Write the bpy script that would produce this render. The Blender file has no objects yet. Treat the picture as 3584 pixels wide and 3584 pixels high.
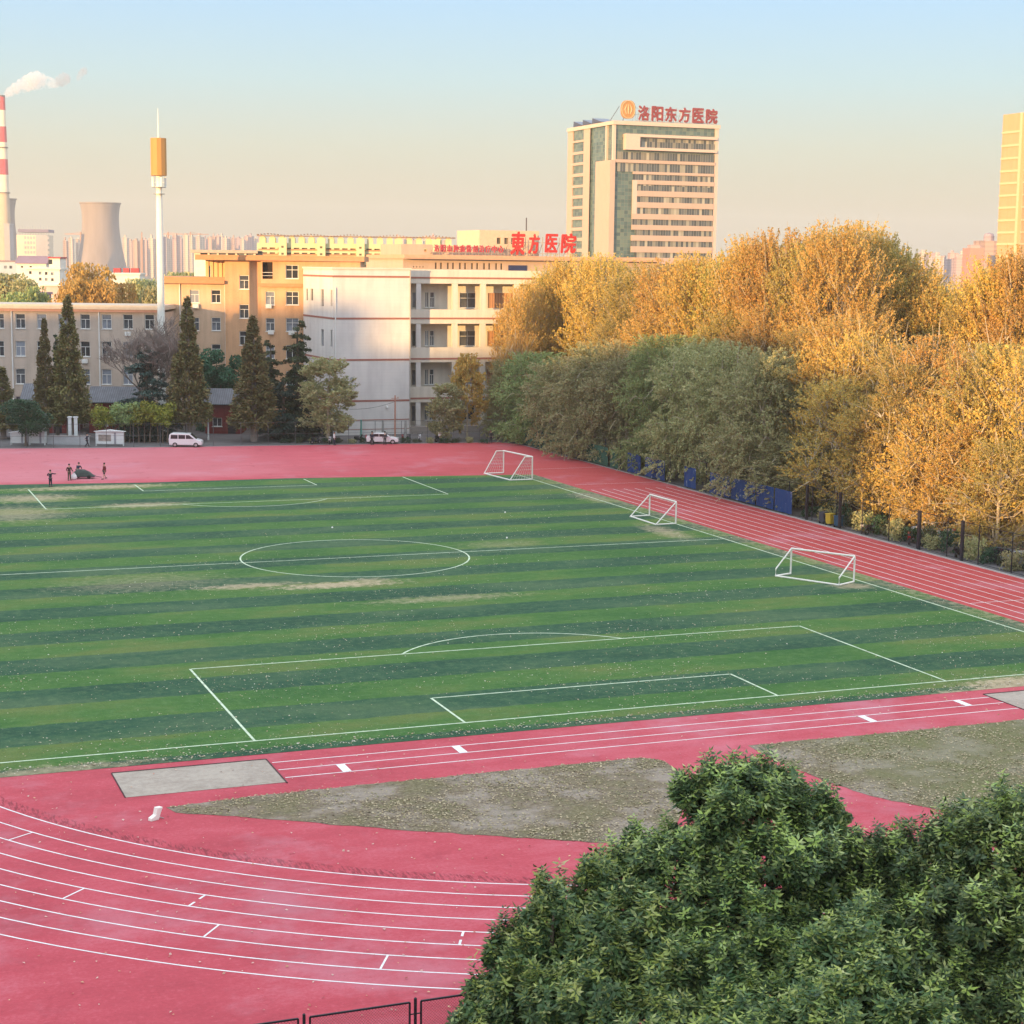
import bpy, math, random
import numpy as np
from mathutils import Vector, Matrix
R = math.radians
scene = bpy.context.scene
col = scene.collection

# ------------------------------------------------------------------ camera
CF, CTH, CROLL, CYAW = 6199.35, 0.1378337, 0.0117003, 0.3706453      # focal length in photo pixels (3584 wide), pitch, roll, yaw
CAM = np.array([-39.2079, -83.6453, 23.3205])
fw = np.array([math.sin(CYAW)*math.cos(CTH), math.cos(CYAW)*math.cos(CTH), -math.sin(CTH)])
_r = np.array([math.cos(CYAW), -math.sin(CYAW), 0.]); _u = np.cross(_r, fw)
rt = _r*math.cos(CROLL)+_u*math.sin(CROLL); up = -_r*math.sin(CROLL)+_u*math.cos(CROLL)
cd = bpy.data.cameras.new('camera'); cam = bpy.data.objects.new('camera', cd); col.objects.link(cam)
cam.matrix_world = Matrix(((rt[0], up[0], -fw[0], CAM[0]), (rt[1], up[1], -fw[1], CAM[1]), (rt[2], up[2], -fw[2], CAM[2]), (0, 0, 0, 1)))
cd.sensor_width = 36; cd.lens = CF/3584*36; cd.clip_start = .5; cd.clip_end = 20000
scene.camera = cam
# ------------------------------------------------------------------ sky, sun, exposure
SUN_EL, SUN_AZ = 5.0, 236.0           # azimuth clockwise from +Y
scene.world = bpy.data.worlds.new("World"); scene.world.use_nodes = True
wn = scene.world.node_tree; bg = wn.nodes['Background']
sky = wn.nodes.new('ShaderNodeTexSky'); sky.sky_type = 'NISHITA'; sky.sun_disc = False
sky.sun_elevation = R(SUN_EL); sky.sun_rotation = R(SUN_AZ); sky.dust_density = 1.5; sky.ozone_density = 1.5; sky.air_density = 1.0; sky.altitude = 100
wtc = wn.nodes.new('ShaderNodeTexCoord'); wsep = wn.nodes.new('ShaderNodeSeparateXYZ'); wn.links.new(wtc.outputs['Generated'], wsep.inputs[0])
wr = wn.nodes.new('ShaderNodeValToRGB'); wn.links.new(wsep.outputs[2], wr.inputs[0])
e = wr.color_ramp.elements
SKYB = 1.0
e[0].position = 0.0; e[0].color = (.41, .32, .20, 1)
e[1].position = 1.0; e[1].color = (1.0, 1.08, 1.18, 1)
for p_, c_ in ((.035, (.39, .35, .235, 1)), (.065, (.385, .43, .36, 1)), (.10, (.32, .48, .53, 1)), (.15, (.25, .455, .68, 1)), (.26, (.38, .58, .80, 1)), (.42, (.98, 1.08, 1.22, 1))):
    n_ = e.new(p_); n_.color = c_
wmul = wn.nodes.new('ShaderNodeMix'); wmul.data_type = 'RGBA'; wmul.blend_type = 'MIX'; wmul.inputs[0].default_value = .82
wgain = wn.nodes.new('ShaderNodeMix'); wgain.data_type = 'RGBA'; wgain.blend_type = 'MULTIPLY'; wgain.inputs[0].default_value = 1
wn.links.new(wr.outputs[0], wgain.inputs[6]); wgain.inputs[7].default_value = (7.6, 7.6, 7.6, 1)
wn.links.new(sky.outputs[0], wmul.inputs[6]); wn.links.new(wgain.outputs[2], wmul.inputs[7])
wn.links.new(wmul.outputs[2], bg.inputs[0]); bg.inputs[1].default_value = .1
sl = bpy.data.lights.new('sun', 'SUN'); sl.energy = 5.0; sl.angle = R(.5); sl.color = (1, .59, .22)
so = bpy.data.objects.new('sun', sl); col.objects.link(so)
sd = Vector((math.sin(R(SUN_AZ))*math.cos(R(SUN_EL)), math.cos(R(SUN_AZ))*math.cos(R(SUN_EL)), math.sin(R(SUN_EL))))
so.rotation_euler = sd.to_track_quat('Z', 'Y').to_euler(); so.location = (-300, -200, 80)
vs = scene.view_settings; vs.view_transform = 'Standard'; vs.look = 'None'; vs.exposure = 1.2; vs.gamma = 1; vs.use_curve_mapping = False
scene.render.engine = 'CYCLES'
cy = scene.cycles; cy.max_bounces = 6; cy.diffuse_bounces = 3; cy.glossy_bounces = 2; cy.transparent_max_bounces = 8; cy.volume_bounces = 2; cy.transmission_bounces = 2
cy.caustics_reflective = False; cy.caustics_refractive = False; cy.use_denoising = True

# ------------------------------------------------------------------ photo geometry helpers (turn a pixel into a place in the scene)
def ray(x, y): return fw+(x-1792)/CF*rt-(y-1792)/CF*up
def G(x, y, z=0):
    d = ray(x, y); return CAM+(z-CAM[2])/d[2]*d
def AT(x, y, D): return CAM+D*ray(x, y)
def hor(x): return 911+.01247*x
def scale_at(D): return CF/D       # photo pixels per metre
class Frame:
    """a building's own axes: x along the front, y into the depth, origin on the ground"""
    def __init__(s, px, D, a=0.):
        p = AT(px, 930, D); s.o = np.array([p[0], p[1], 0.]); s.a = a
        s.x = np.array([math.cos(a), math.sin(a), 0]); s.y = np.array([-math.sin(a), math.cos(a), 0])
    def uz(s, px, py, v=0.):
        d = ray(px, py); t = ((s.o+s.y*v-CAM)@s.y)/(d@s.y); p = CAM+t*d; return float((p-s.o)@s.x), float(p[2])
    def vz(s, px, py, u=0.):
        d = ray(px, py); t = ((s.o+s.x*u-CAM)@s.x)/(d@s.x); p = CAM+t*d; return float((p-s.o)@s.y), float(p[2])
    def u(s, px, v=0.): return s.uz(px, 1200, v)[0]

# ------------------------------------------------------------------ object helpers
def tag(o, label=None, cat=None, group=None, kind=None):
    if label: o['label'] = label
    if cat: o['category'] = cat
    if group: o['group'] = group
    if kind: o['kind'] = kind
    return o
def empty(name, loc=(0, 0, 0), rz=0., label=None, cat=None, group=None):
    o = bpy.data.objects.new(name, None); col.objects.link(o); o.empty_display_size = .5
    o.location = Vector([float(c) for c in loc]); o.rotation_euler = (0, 0, rz)
    return tag(o, label, cat, group)
def link(name, me, parent=None, loc=None, rz=None):
    o = bpy.data.objects.new(name, me); col.objects.link(o)
    if parent: o.parent = parent
    if loc is not None: o.location = Vector([float(c) for c in loc])
    if rz is not None: o.rotation_euler = (0, 0, rz)
    return o
def kids(o): return list(o.children)
def copy_tree(o, parent=None):
    c = o.copy(); col.objects.link(c); c.parent = parent
    for ch in kids(o): copy_tree(ch, c)
    return c
class MB:
    def __init__(s): s.v = []; s.f = []; s.m = []
    def face(s, pts, m=0):
        i = len(s.v); s.v += [tuple(float(c) for c in p) for p in pts]; s.f.append(tuple(range(i, i+len(pts)))); s.m.append(m); return s
    def box(s, x0, x1, y0, y1, z0, z1, m=0):
        i = len(s.v)
        s.v += [(x0, y0, z0), (x1, y0, z0), (x1, y1, z0), (x0, y1, z0), (x0, y0, z1), (x1, y0, z1), (x1, y1, z1), (x0, y1, z1)]
        s.f += [(i, i+3, i+2, i+1), (i+4, i+5, i+6, i+7), (i, i+1, i+5, i+4), (i+1, i+2, i+6, i+5), (i+2, i+3, i+7, i+6), (i+3, i, i+4, i+7)]; s.m += [m]*6; return s
    def tube(s, pts, rad, n=6, m=0, caps=True):
        pts = [np.array(p, float) for p in pts]
        if not hasattr(rad, '__len__'): rad = [rad]*len(pts)
        i0 = len(s.v)
        for k, p in enumerate(pts):
            d = pts[min(k+1, len(pts)-1)]-pts[max(k-1, 0)]; d = d/(np.linalg.norm(d)+1e-9)
            a = np.array([0, 0, 1.]) if abs(d[2]) < .9 else np.array([1., 0, 0])
            e1 = np.cross(d, a); e1 /= np.linalg.norm(e1); e2 = np.cross(d, e1)
            for j in range(n):
                t = 2*math.pi*(j+.5)/n; s.v.append(tuple(p+rad[k]*(math.cos(t)*e1+math.sin(t)*e2)))
        for k in range(len(pts)-1):
            for j in range(n):
                a = i0+k*n+j; b = i0+k*n+(j+1) % n; s.f.append((a, b, b+n, a+n)); s.m.append(m)
        if caps:
            s.f.append(tuple(range(i0, i0+n))); s.m.append(m); e_ = i0+(len(pts)-1)*n; s.f.append(tuple(range(e_+n-1, e_-1, -1))); s.m.append(m)
        return s
    def bar(s, a, b, w, m=0): return s.tube([a, b], w*.7071, 4, m)
    def prism(s, prof, y0, y1, m=0, ax='y'):
        """profile of (x,z) points extruded along y (or (y,z) along x)"""
        n = len(prof); i = len(s.v)
        for t in (y0, y1):
            for (a, z) in prof: s.v.append((a, t, z) if ax == 'y' else (t, a, z))
        s.f.append(tuple(range(i, i+n))); s.f.append(tuple(range(i+2*n-1, i+n-1, -1))); s.m += [m, m]
        for k in range(n): s.f.append((i+k, i+(k+1) % n, i+n+(k+1) % n, i+n+k)); s.m.append(m)
        return s
    def lathe(s, prof, n=24, m=0, c=(0, 0)):
        i = len(s.v)
        for (r, z) in prof:
            for j in range(n): t = 2*math.pi*j/n; s.v.append((c[0]+r*math.cos(t), c[1]+r*math.sin(t), z))
        for k in range(len(prof)-1):
            for j in range(n): a = i+k*n+j; b = i+k*n+(j+1) % n; s.f.append((a, b, b+n, a+n)); s.m.append(m)
        return s
    def facade(s, u0, u1, z0, z1, holes, v=0., dep=.25, m=0):
        us = sorted({u0, u1}|{h[0] for h in holes}|{h[1] for h in holes}); zs = sorted({z0, z1}|{h[2] for h in holes}|{h[3] for h in holes})
        us = [u for u in us if u0-1e-6 <= u <= u1+1e-6]; zs = [z for z in zs if z0-1e-6 <= z <= z1+1e-6]
        for j in range(len(zs)-1):
            for i in range(len(us)-1):
                cu, cz = (us[i]+us[i+1])/2, (zs[j]+zs[j+1])/2
                if any(h[0] < cu < h[1] and h[2] < cz < h[3] for h in holes): continue
                s.face([(us[i], v, zs[j]), (us[i+1], v, zs[j]), (us[i+1], v, zs[j+1]), (us[i], v, zs[j+1])], m)
        for (a, b, c, d) in holes:
            e_ = v+dep
            s.face([(a, v, c), (b, v, c), (b, e_, c), (a, e_, c)], m); s.face([(a, v, d), (a, e_, d), (b, e_, d), (b, v, d)], m)
            s.face([(a, v, c), (a, e_, c), (a, e_, d), (a, v, d)], m); s.face([(b, v, c), (b, v, d), (b, e_, d), (b, e_, c)], m)
        return s
    def mesh(s, name, mats):
        me = bpy.data.meshes.new(name); me.from_pydata(s.v, [], s.f)
        if not isinstance(mats, (list, tuple)): mats = [mats]
        for mt in mats: me.materials.append(mt)
        if len(mats) > 1: me.polygons.foreach_set('material_index', s.m)
        me.update(); return me
    def build(s, name, mats, parent=None, loc=None, rz=None, smooth=False, bevel=0, fix=False):
        me = s.mesh(name, mats)
        if fix:
            import bmesh
            bm = bmesh.new(); bm.from_mesh(me); bmesh.ops.remove_doubles(bm, verts=bm.verts, dist=.0005); bmesh.ops.recalc_face_normals(bm, faces=bm.faces); bm.to_mesh(me); bm.free()
        if smooth: me.polygons.foreach_set('use_smooth', [True]*len(me.polygons))
        o = link(name, me, parent, loc, rz)
        if bevel:
            b = o.modifiers.new('bevel', 'BEVEL'); b.width = bevel; b.segments = 2; b.limit_method = 'ANGLE'
        return o
# ------------------------------------------------------------------ material helpers
class NT:
    def __init__(s, name):
        s.mat = bpy.data.materials.new(name); s.mat.use_nodes = True; s.t = s.mat.node_tree; s.b = s.t.nodes['Principled BSDF']; s.out = s.t.nodes['Material Output']
        s.b.inputs['Specular IOR Level'].default_value = .3
    def n(s, ty, **k):
        nd = s.t.nodes.new(ty)
        for a, b in k.items(): setattr(nd, a, b)
        return nd
    def put(s, sock, v):
        if hasattr(v, 'is_output'): s.t.links.new(v, sock)
        elif isinstance(v, tuple) and len(v) == 3 and sock.type == 'RGBA': sock.default_value = (*v, 1)
        else: sock.default_value = v
    def m(s, op, a, b=0., c=0., clamp=False):
        nd = s.n('ShaderNodeMath', operation=op, use_clamp=clamp); s.put(nd.inputs[0], a); s.put(nd.inputs[1], b); s.put(nd.inputs[2], c); return nd.outputs[0]
    def mix(s, f, a, b, mode='MIX'):
        nd = s.n('ShaderNodeMix', data_type='RGBA', blend_type=mode); s.put(nd.inputs[0], f); s.put(nd.inputs[6], a); s.put(nd.inputs[7], b); return nd.outputs[2]
    def pos(s): return s.n('ShaderNodeNewGeometry').outputs['Position']
    def obj(s): return s.n('ShaderNodeTexCoord').outputs['Object']
    def sep(s, v): nd = s.n('ShaderNodeSeparateXYZ'); s.put(nd.inputs[0], v); return nd.outputs
    def comb(s, x, y, z): nd = s.n('ShaderNodeCombineXYZ'); s.put(nd.inputs[0], x); s.put(nd.inputs[1], y); s.put(nd.inputs[2], z); return nd.outputs[0]
    def scl(s, v, k): nd = s.n('ShaderNodeVectorMath', operation='MULTIPLY'); s.put(nd.inputs[0], v); nd.inputs[1].default_value = k; return nd.outputs[0]
    def noise(s, v, sc, det=3., rough=.6):
        nd = s.n('ShaderNodeTexNoise'); s.put(nd.inputs['Vector'], v); nd.inputs['Scale'].default_value = sc; nd.inputs['Detail'].default_value = det; nd.inputs['Roughness'].default_value = rough; return nd.outputs['Fac']
    def white(s, v): nd = s.n('ShaderNodeTexWhiteNoise', noise_dimensions='3D'); s.put(nd.inputs['Vector'], v); return nd.outputs['Value']
    def ramp(s, f, els, interp='LINEAR'):
        nd = s.n('ShaderNodeValToRGB'); s.put(nd.inputs[0], f); r = nd.color_ramp; r.interpolation = interp
        r.elements[0].position = els[0][0]; r.elements[0].color = (*els[0][1], 1); r.elements[1].position = els[-1][0]; r.elements[1].color = (*els[-1][1], 1)
        for p, c in els[1:-1]: q = r.elements.new(p); q.color = (*c, 1)
        return nd.outputs[0]
    def sm(s, x, lo, hi):
        nd = s.n('ShaderNodeMapRange', interpolation_type='SMOOTHSTEP'); s.put(nd.inputs[0], x); nd.inputs[1].default_value = lo; nd.inputs[2].default_value = hi; return nd.outputs[0]
    def done(s, color=None, rough=.8, metal=0., bump=None, bs=.3, bd=.02, spec=None):
        if color is not None: s.put(s.b.inputs['Base Color'], color)
        s.put(s.b.inputs['Roughness'], rough); s.b.inputs['Metallic'].default_value = metal
        if spec is not None: s.b.inputs['Specular IOR Level'].default_value = spec
        if bump is not None:
            nd = s.n('ShaderNodeBump'); nd.inputs['Strength'].default_value = bs; nd.inputs['Distance'].default_value = bd; s.put(nd.inputs['Height'], bump); s.t.links.new(nd.outputs[0], s.b.inputs['Normal'])
        return s.mat
def shade(c, k): return tuple(min(1, x*k) for x in c)
def plain(name, c, rough=.7, metal=0., var=.12, sc=1.5, spec=None):
    t = NT(name); f = t.noise(t.pos(), sc, 4.); f2 = t.noise(t.pos(), sc*9, 2.)
    f = t.m('ADD', t.m('MULTIPLY', f, .7), t.m('MULTIPLY', f2, .3))
    return t.done(t.ramp(f, [(.3, shade(c, 1-var)), (.7, shade(c, 1+var))]), rough, metal, spec=spec)
def wallmat(name, c, streak=.12, tint=None):
    """painted or rendered wall: weathering streaks running down, faint blotches"""
    t = NT(name); p = t.pos(); st = t.noise(t.scl(p, (1.2, 1.2, .12)), 1.3, 4.); bl = t.noise(p, .35, 3.); fi = t.noise(p, 6., 3.)
    f = t.m('ADD', t.m('ADD', t.m('MULTIPLY', st, .5), t.m('MULTIPLY', bl, .3)), t.m('MULTIPLY', fi, .2))
    c2 = tint or shade(c, 1-2*streak)
    return t.done(t.ramp(f, [(.35, c2), (.55, c), (.7, shade(c, 1+streak*.5))]), .88, bump=fi, bs=.1)
def foliage(name, cols, trans=.25, gloss=.5, clump=.45, csc=.5, spec=.25):
    t = NT(name); rnd = t.n('ShaderNodeNewGeometry').outputs['Random Per Island']
    c = t.ramp(rnd, [(i/(len(cols)-1), c_) for i, c_ in enumerate(cols)])
    cl = t.noise(t.pos(), csc, 2.); info = t.n('ShaderNodeObjectInfo').outputs['Random']
    c = t.mix(t.m('MULTIPLY', t.sm(cl, .35, .65), clump), c, shade(cols[0], .75))
    hs = t.n('ShaderNodeHueSaturation'); t.put(hs.inputs['Color'], c); t.put(hs.inputs['Hue'], t.m('ADD', .485, t.m('MULTIPLY', info, .03))); t.put(hs.inputs['Value'], t.m('ADD', .85, t.m('MULTIPLY', info, .3)))
    c = hs.outputs[0]
    t.put(t.b.inputs['Base Color'], c); t.b.inputs['Roughness'].default_value = gloss; t.b.inputs['Specular IOR Level'].default_value = spec
    tr = t.n('ShaderNodeBsdfTranslucent'); t.put(tr.inputs[0], c); ms = t.n('ShaderNodeMixShader'); ms.inputs[0].default_value = trans
    t.t.links.new(t.b.outputs[0], ms.inputs[1]); t.t.links.new(tr.outputs[0], ms.inputs[2]); t.t.links.new(ms.outputs[0], t.out.inputs[0])
    return t.mat
# ================================================================== GROUND
rng = np.random.default_rng(7); random.seed(7)
def struct(o): o['kind'] = 'structure'; return o
def strip(mb, pts, w, z, closed=False, m=0):
    P = [np.array(p[:2], float) for p in pts]; n = len(P); L = []; Rr = []
    for i in range(n):
        a = P[i-1] if (i > 0 or closed) else P[i]; b = P[(i+1) % n] if (i < n-1 or closed) else P[i]
        d = b-a; d /= np.linalg.norm(d); nn = np.array([-d[1], d[0]])*w/2
        L.append((*(P[i]+nn), z)); Rr.append((*(P[i]-nn), z))
    for i in range(n if closed else n-1):
        j = (i+1) % n; mb.face([Rr[i], Rr[j], L[j], L[i]], m)
def arc(cx, cy, r, a0, a1, n=60): return [(cx+r*math.cos(R(a0+(a1-a0)*i/n)), cy+r*math.sin(R(a0+(a1-a0)*i/n))) for i in range(n+1)]
PL, HW = 103.75, 33.33

t = NT('open_ground'); p = t.pos(); f = t.noise(p, .02, 5.); f2 = t.noise(p, .6, 4.)
open_mat = t.done(t.ramp(t.m('ADD', t.m('MULTIPLY', f, .6), t.m('MULTIPLY', f2, .4)), [(.3, (.10, .095, .07)), (.5, (.20, .17, .13)), (.7, (.27, .23, .19))]), .95)
mb = MB(); mb.face([(-3500, -900, -.06), (7000, -900, -.06), (7000, 7000, -.06), (-3500, 7000, -.06)])
struct(mb.build('ground', open_mat))

# rubber running surface: faded patches, darker worn bands, fine grain
t = NT('red_rubber'); p = t.pos()
big = t.noise(p, .035, 3.); mid = t.noise(t.scl(p, (1, 2.2, 1)), .22, 5., .65); fine = t.noise(p, 7., 3.); sx = t.sep(p)
f = t.m('ADD', t.m('ADD', t.m('MULTIPLY', big, .4), t.m('MULTIPLY', mid, .4)), t.m('MULTIPLY', fine, .2))
c = t.ramp(f, [(.34, (.33, .042, .058)), (.5, (.46, .062, .085)), (.66, (.55, .13, .165))])
c = t.mix(t.m('MULTIPLY', t.sm(sx[0], 16, 40), .75), c, (.38, .042, .032))
c = t.mix(t.m('MULTIPLY', t.sm(sx[1], 100, 125), .30), c, (.60, .11, .15))
c = t.mix(t.m('MULTIPLY', t.m('MULTIPLY', t.sm(sx[1], 106, 112), t.sm(sx[0], 22, -8)), t.m('ADD', .25, t.m('MULTIPLY', big, .5))), c, (.52, .22, .25))
blot = t.m('MULTIPLY', t.sm(t.noise(t.scl(p, (1, .6, 1)), .5, 5., .72), .56, .70), .4); c = t.mix(blot, c, (.29, .028, .045)); rad_ = t.m('SQRT', t.m('ADD', t.m('POWER', t.m('ADD', sx[0], .6), 2.), t.m('POWER', t.m('SUBTRACT', sx[1], 10.1), 2.))); comb = t.m('MULTIPLY', t.m('MULTIPLY', t.sm(rad_, 35.55, 35.75), t.sm(rad_, 36.42, 36.35)), t.sm(t.noise(t.scl(p, (7, 1.2, 1)), 1.2, 3., .7), .45, .6)); comb = t.m('MULTIPLY', comb, t.sm(sx[1], 0, -6)); c = t.mix(t.m('MULTIPLY', comb, .75), c, (.17, .02, .03)); grain = t.noise(p, 3.2, 4., .7); c = t.mix(t.m('MULTIPLY', t.sm(grain, .5, .75), .4), c, (.60, .13, .17))
dust = t.m('MULTIPLY', t.sm(t.noise(p, .11, 5., .7), .50, .70), .45); c = t.mix(dust, c, (.50, .22, .27))
scuff = t.sm(t.noise(t.scl(p, (6, 6, 1)), 1.3, 2.), .66, .72); c = t.mix(t.m('MULTIPLY', scuff, .35), c, (.22, .03, .04))
red = t.done(c, .85, bump=fine, bs=.25, bd=.01)
mb = MB(); mb.face([(-48, -41, 0), (46, -41, 0), (46.1, 134, 0), (44.3, 136.9, 0), (34.9, 137.7, 0), (7, 140.8, 0), (-6.3, 142.4, 0), (-19.1, 145, 0), (-48, 149, 0)])
struct(mb.build('running_track', red))
# asphalt service road round the outside
asph = plain('asphalt', (.13, .125, .13), .9, var=.2, sc=.5)
mb = MB(); z = -.02
mb.face([(46, -41, z), (58, -41, z), (58, 137, z), (70, 170, z), (-60, 190, z), (-60, 149.8, z), (-48, 149, z), (-19.1, 145, z), (-6.3, 142.4, z), (7, 140.8, z), (34.9, 137.7, z), (44.3, 136.9, z), (46.1, 134, z)])
struct(mb.build('road', asph))
conc = plain('pale_concrete', (.42, .40, .38), .9, var=.1, sc=.8)
mb = MB(); pts = [(46.07, -41), (46.17, 134.1), (44.4, 137.05), (34.9, 137.86), (7, 140.96), (-6.3, 142.56), (-19.1, 145.16), (-48, 149.16)]
strip(mb, pts, .22, .03); struct(mb.build('kerb', conc))
mb = MB(); mb.face([(-60, -80, -.03), (60, -80, -.03), (60, -41, -.03), (-60, -41, -.03)])
struct(mb.build('courtyard', plain('packed_earth', (.16, .13, .09), .95, var=.25, sc=.7)))

# turf
t = NT('striped_turf'); p = t.pos(); s = t.sep(p)
wob = t.m('MULTIPLY', t.m('SUBTRACT', t.noise(p, .5, 3.), .5), .5)
k = t.m('DIVIDE', t.m('SUBTRACT', t.m('ADD', s[1], wob), 2.5), 7.8); fr = t.m('FRACT', k)
st = t.m('SUBTRACT', t.sm(fr, .0, .015), t.sm(fr, .49, .51))
n1 = t.noise(t.scl(p, (.45, 1, 1)), .16, 5., .65); n2 = t.noise(p, 1.6, 5., .75); n3 = t.noise(p, 9., 3., .7)
lite = t.ramp(n1, [(.38, (.036, .115, .026)), (.5, (.062, .148, .032)), (.62, (.115, .16, .042))])
dark = t.ramp(n1, [(.38, (.018, .064, .038)), (.5, (.028, .084, .046)), (.62, (.06, .115, .06))])
c = t.mix(t.m('MULTIPLY', st, t.m('ADD', .65, t.m('MULTIPLY', t.noise(t.scl(p, (.3, 1, 1)), .3, 3.), .7)), clamp=True), lite, dark)
c = t.mix(t.m('MULTIPLY', t.sm(n2, .42, .75), .3), c, (.19, .28, .12))
c = t.mix(t.m('MULTIPLY', t.sm(n3, .48, .68), .5), c, (.022, .07, .035)); fleck = t.noise(p, 5.5, 4., .8); c = t.mix(t.m('MULTIPLY', t.sm(fleck, .56, .72), .45), c, (.22, .30, .13))
PATCH = [(G(1180, 2048), 5.2, 1.3, 1.0), (G(860, 2052), 4.2, 1.1, .75), (G(1290, 2035), 2.2, 1.5, .6), (G(1560, 2095), 6, 1.3, .45), 
         (G(330, 1706), 9, 1.9, .85), (G(110, 1745), 5, 3.2, .7), (G(500, 1768), 5, 1.8, .7), (G(30, 1800), 6, 6, .45), (G(2080, 1740), 2.2, 6, .5), (G(2330, 1862), 1.6, 5, .55),
         (G(3440, 2425), 4.5, 1.1, 1.2), (G(3584, 2392), 4, 1.8, 1.3), (G(150, 2700), 6, .9, .55), (G(500, 2040), 7, 4, .25), (G(2990, 2052), 1.8, 1.2, .6), (G(1750, 1905), 4, 2, .22)]
tot = None
for (g, rx, ry, w) in PATCH:
    d = t.m('SQRT', t.m('ADD', t.m('POWER', t.m('DIVIDE', t.m('SUBTRACT', s[0], float(g[0])), rx), 2.), t.m('POWER', t.m('DIVIDE', t.m('SUBTRACT', s[1], float(g[1])), ry), 2.)))
    v = t.m('MULTIPLY', t.sm(t.m('SUBTRACT', d, t.m('MULTIPLY', t.m('SUBTRACT', n2, .5), 2.4)), 1.25, .2), w)
    tot = v if tot is None else t.m('MAXIMUM', tot, v)
edge = t.m('MULTIPLY', t.sm(s[0], 32.6, 35.2), .5); tot = t.m('MAXIMUM', tot, t.m('MULTIPLY', edge, t.sm(n2, .35, .6)))
c = t.mix(t.m('MINIMUM', tot, .9), c, t.ramp(n2, [(.3, (.30, .24, .14)), (.7, (.52, .42, .29))]))
turf = t.done(c, .95, bump=t.m('ADD', n3, n2), bs=.5, bd=.03, spec=.15)
mb = MB(); z = .012; ye = 105.3
edge_pts = [(-35.6, -2.4), (35.15, -2.4), (35.15, 101.0)]
mb.face([(-48, -2.45, z), (35.15, -2.45, z), (35.2, 101.2, z), (29, 102.0, z), (7.5, 105.1, z), (-8, 105.4, z), (-22.5, 107.6, z), (-48, 111.5, z)])
struct(mb.build('football_pitch', turf))

# white markings on turf and track
def whitemat(name, c, wear):
    t = NT(name); n = t.noise(t.pos(), 2.5, 4.); return t.done(t.ramp(n, [(.3, shade(c, 1-wear)), (.55, c)]), .7)
lw, lt = whitemat('track_paint', (.80, .80, .80), .22), whitemat('turf_paint', (.60, .72, .52), .45)
mb = MB(); z = .02; w = .13
strip(mb, [(-HW, 0), (HW, 0)], w, z); strip(mb, [(HW, .065), (HW, PL-1.2)], w, z); strip(mb, [(-HW, PL/2), (HW-.07, PL/2)], w, z)
strip(mb, arc(0, PL/2, 9.15, 0, 360, 96)[:-1], w, z+.004, True)
for sgn, y0 in ((1, 0), (-1, PL)):
    for hw, dp in ((20.16, 16.5), (9.16, 5.5)):
        a = (-1 if sgn < 0 else 1); yy = y0+sgn*dp; e0 = y0+sgn*.065
        if sgn < 0: e0 = y0 if hw < 12 else y0-1
        strip(mb, [(-hw, e0), (-hw, yy)], w, z+.004); strip(mb, [(hw, e0), (hw, yy)], w, z+.004); strip(mb, [(-hw+.07, yy), (hw-.07, yy)], w, z)
    a0 = math.degrees(math.asin(5.5/9.15)); ar = arc(0, y0+sgn*11, 9.15, a0, 180-a0, 30) if sgn > 0 else arc(0, y0-11, 9.15, 180+a0, 360-a0, 30)
    strip(mb, ar, w, z+.004)
struct(mb.build('pitch_markings', lt))
mb = MB(); z = .006; cx0, cyb, cyt = -.6, 10.1, 94.5; r0 = 36.5
for k_ in range(9):
    r = r0+k_*1.255; w = .075 if k_ else .08
    pts = arc(cx0, cyb, r, 181, 360, 90)+[(cx0+r, y) for y in np.linspace(cyb+2, cyt-8, 20)]
    strip(mb, pts, w, z)
def lanemark(k0, k1, ang, w=.075, dash=False):
    a = R(ang); ra, rb = r0+k0*1.255+.04, r0+k1*1.255-.04
    P = lambda r: (cx0+r*math.cos(a), cyb+r*math.sin(a))
    if dash:
        strip(mb, [P(ra), P(ra+.42)], w, z+.004); strip(mb, [P(rb-.42), P(rb)], w, z+.004)
    else: strip(mb, [P(ra), P(rb)], w, z+.004)
def angof(x, y): g = G(x, y); return math.degrees(math.atan2(g[1]-cyb, g[0]-cx0))
kz = .5176
lanemark(4, 5, angof(475*kz, 2600+1030*kz)); lanemark(3, 4, angof(1320*kz, 2600+1075*kz), .09, True); lanemark(5, 6, angof(1425*kz, 2600+1275*kz))
lanemark(6, 7, angof(900+855*kz, 2600+1490*kz)); lanemark(4, 5, angof(900+1380*kz, 2600+1325*kz), .09, True); lanemark(1, 2, angof(20*kz, 2600+670*kz))
for (pa, pb) in (((3290, 2090), (3584, 2063)), ((2130, 1686), (2180, 1705))):
    pass
for y_ in (19.8, 106.0, 91.0):
    strip(mb, [(cx0+r0+.05, y_), (cx0+r0+8*1.255-.05, y_)], .07, z+.004)
# jumping runway: three lines and take-off boards
for y_ in (-4.0, -5.28, -6.6): strip(mb, [(-20.25, y_), (20.2, y_)], .08, z)
for (x_, a, b) in ((-17.3, -6.56, -5.32), (-11.1, -5.24, -4.04), (11.15, -6.56, -5.32), (18.0, -5.24, -4.04)): strip(mb, [(x_, a), (x_, b)], .42, z+.004)
struct(mb.build('track_markings', lw))

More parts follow.
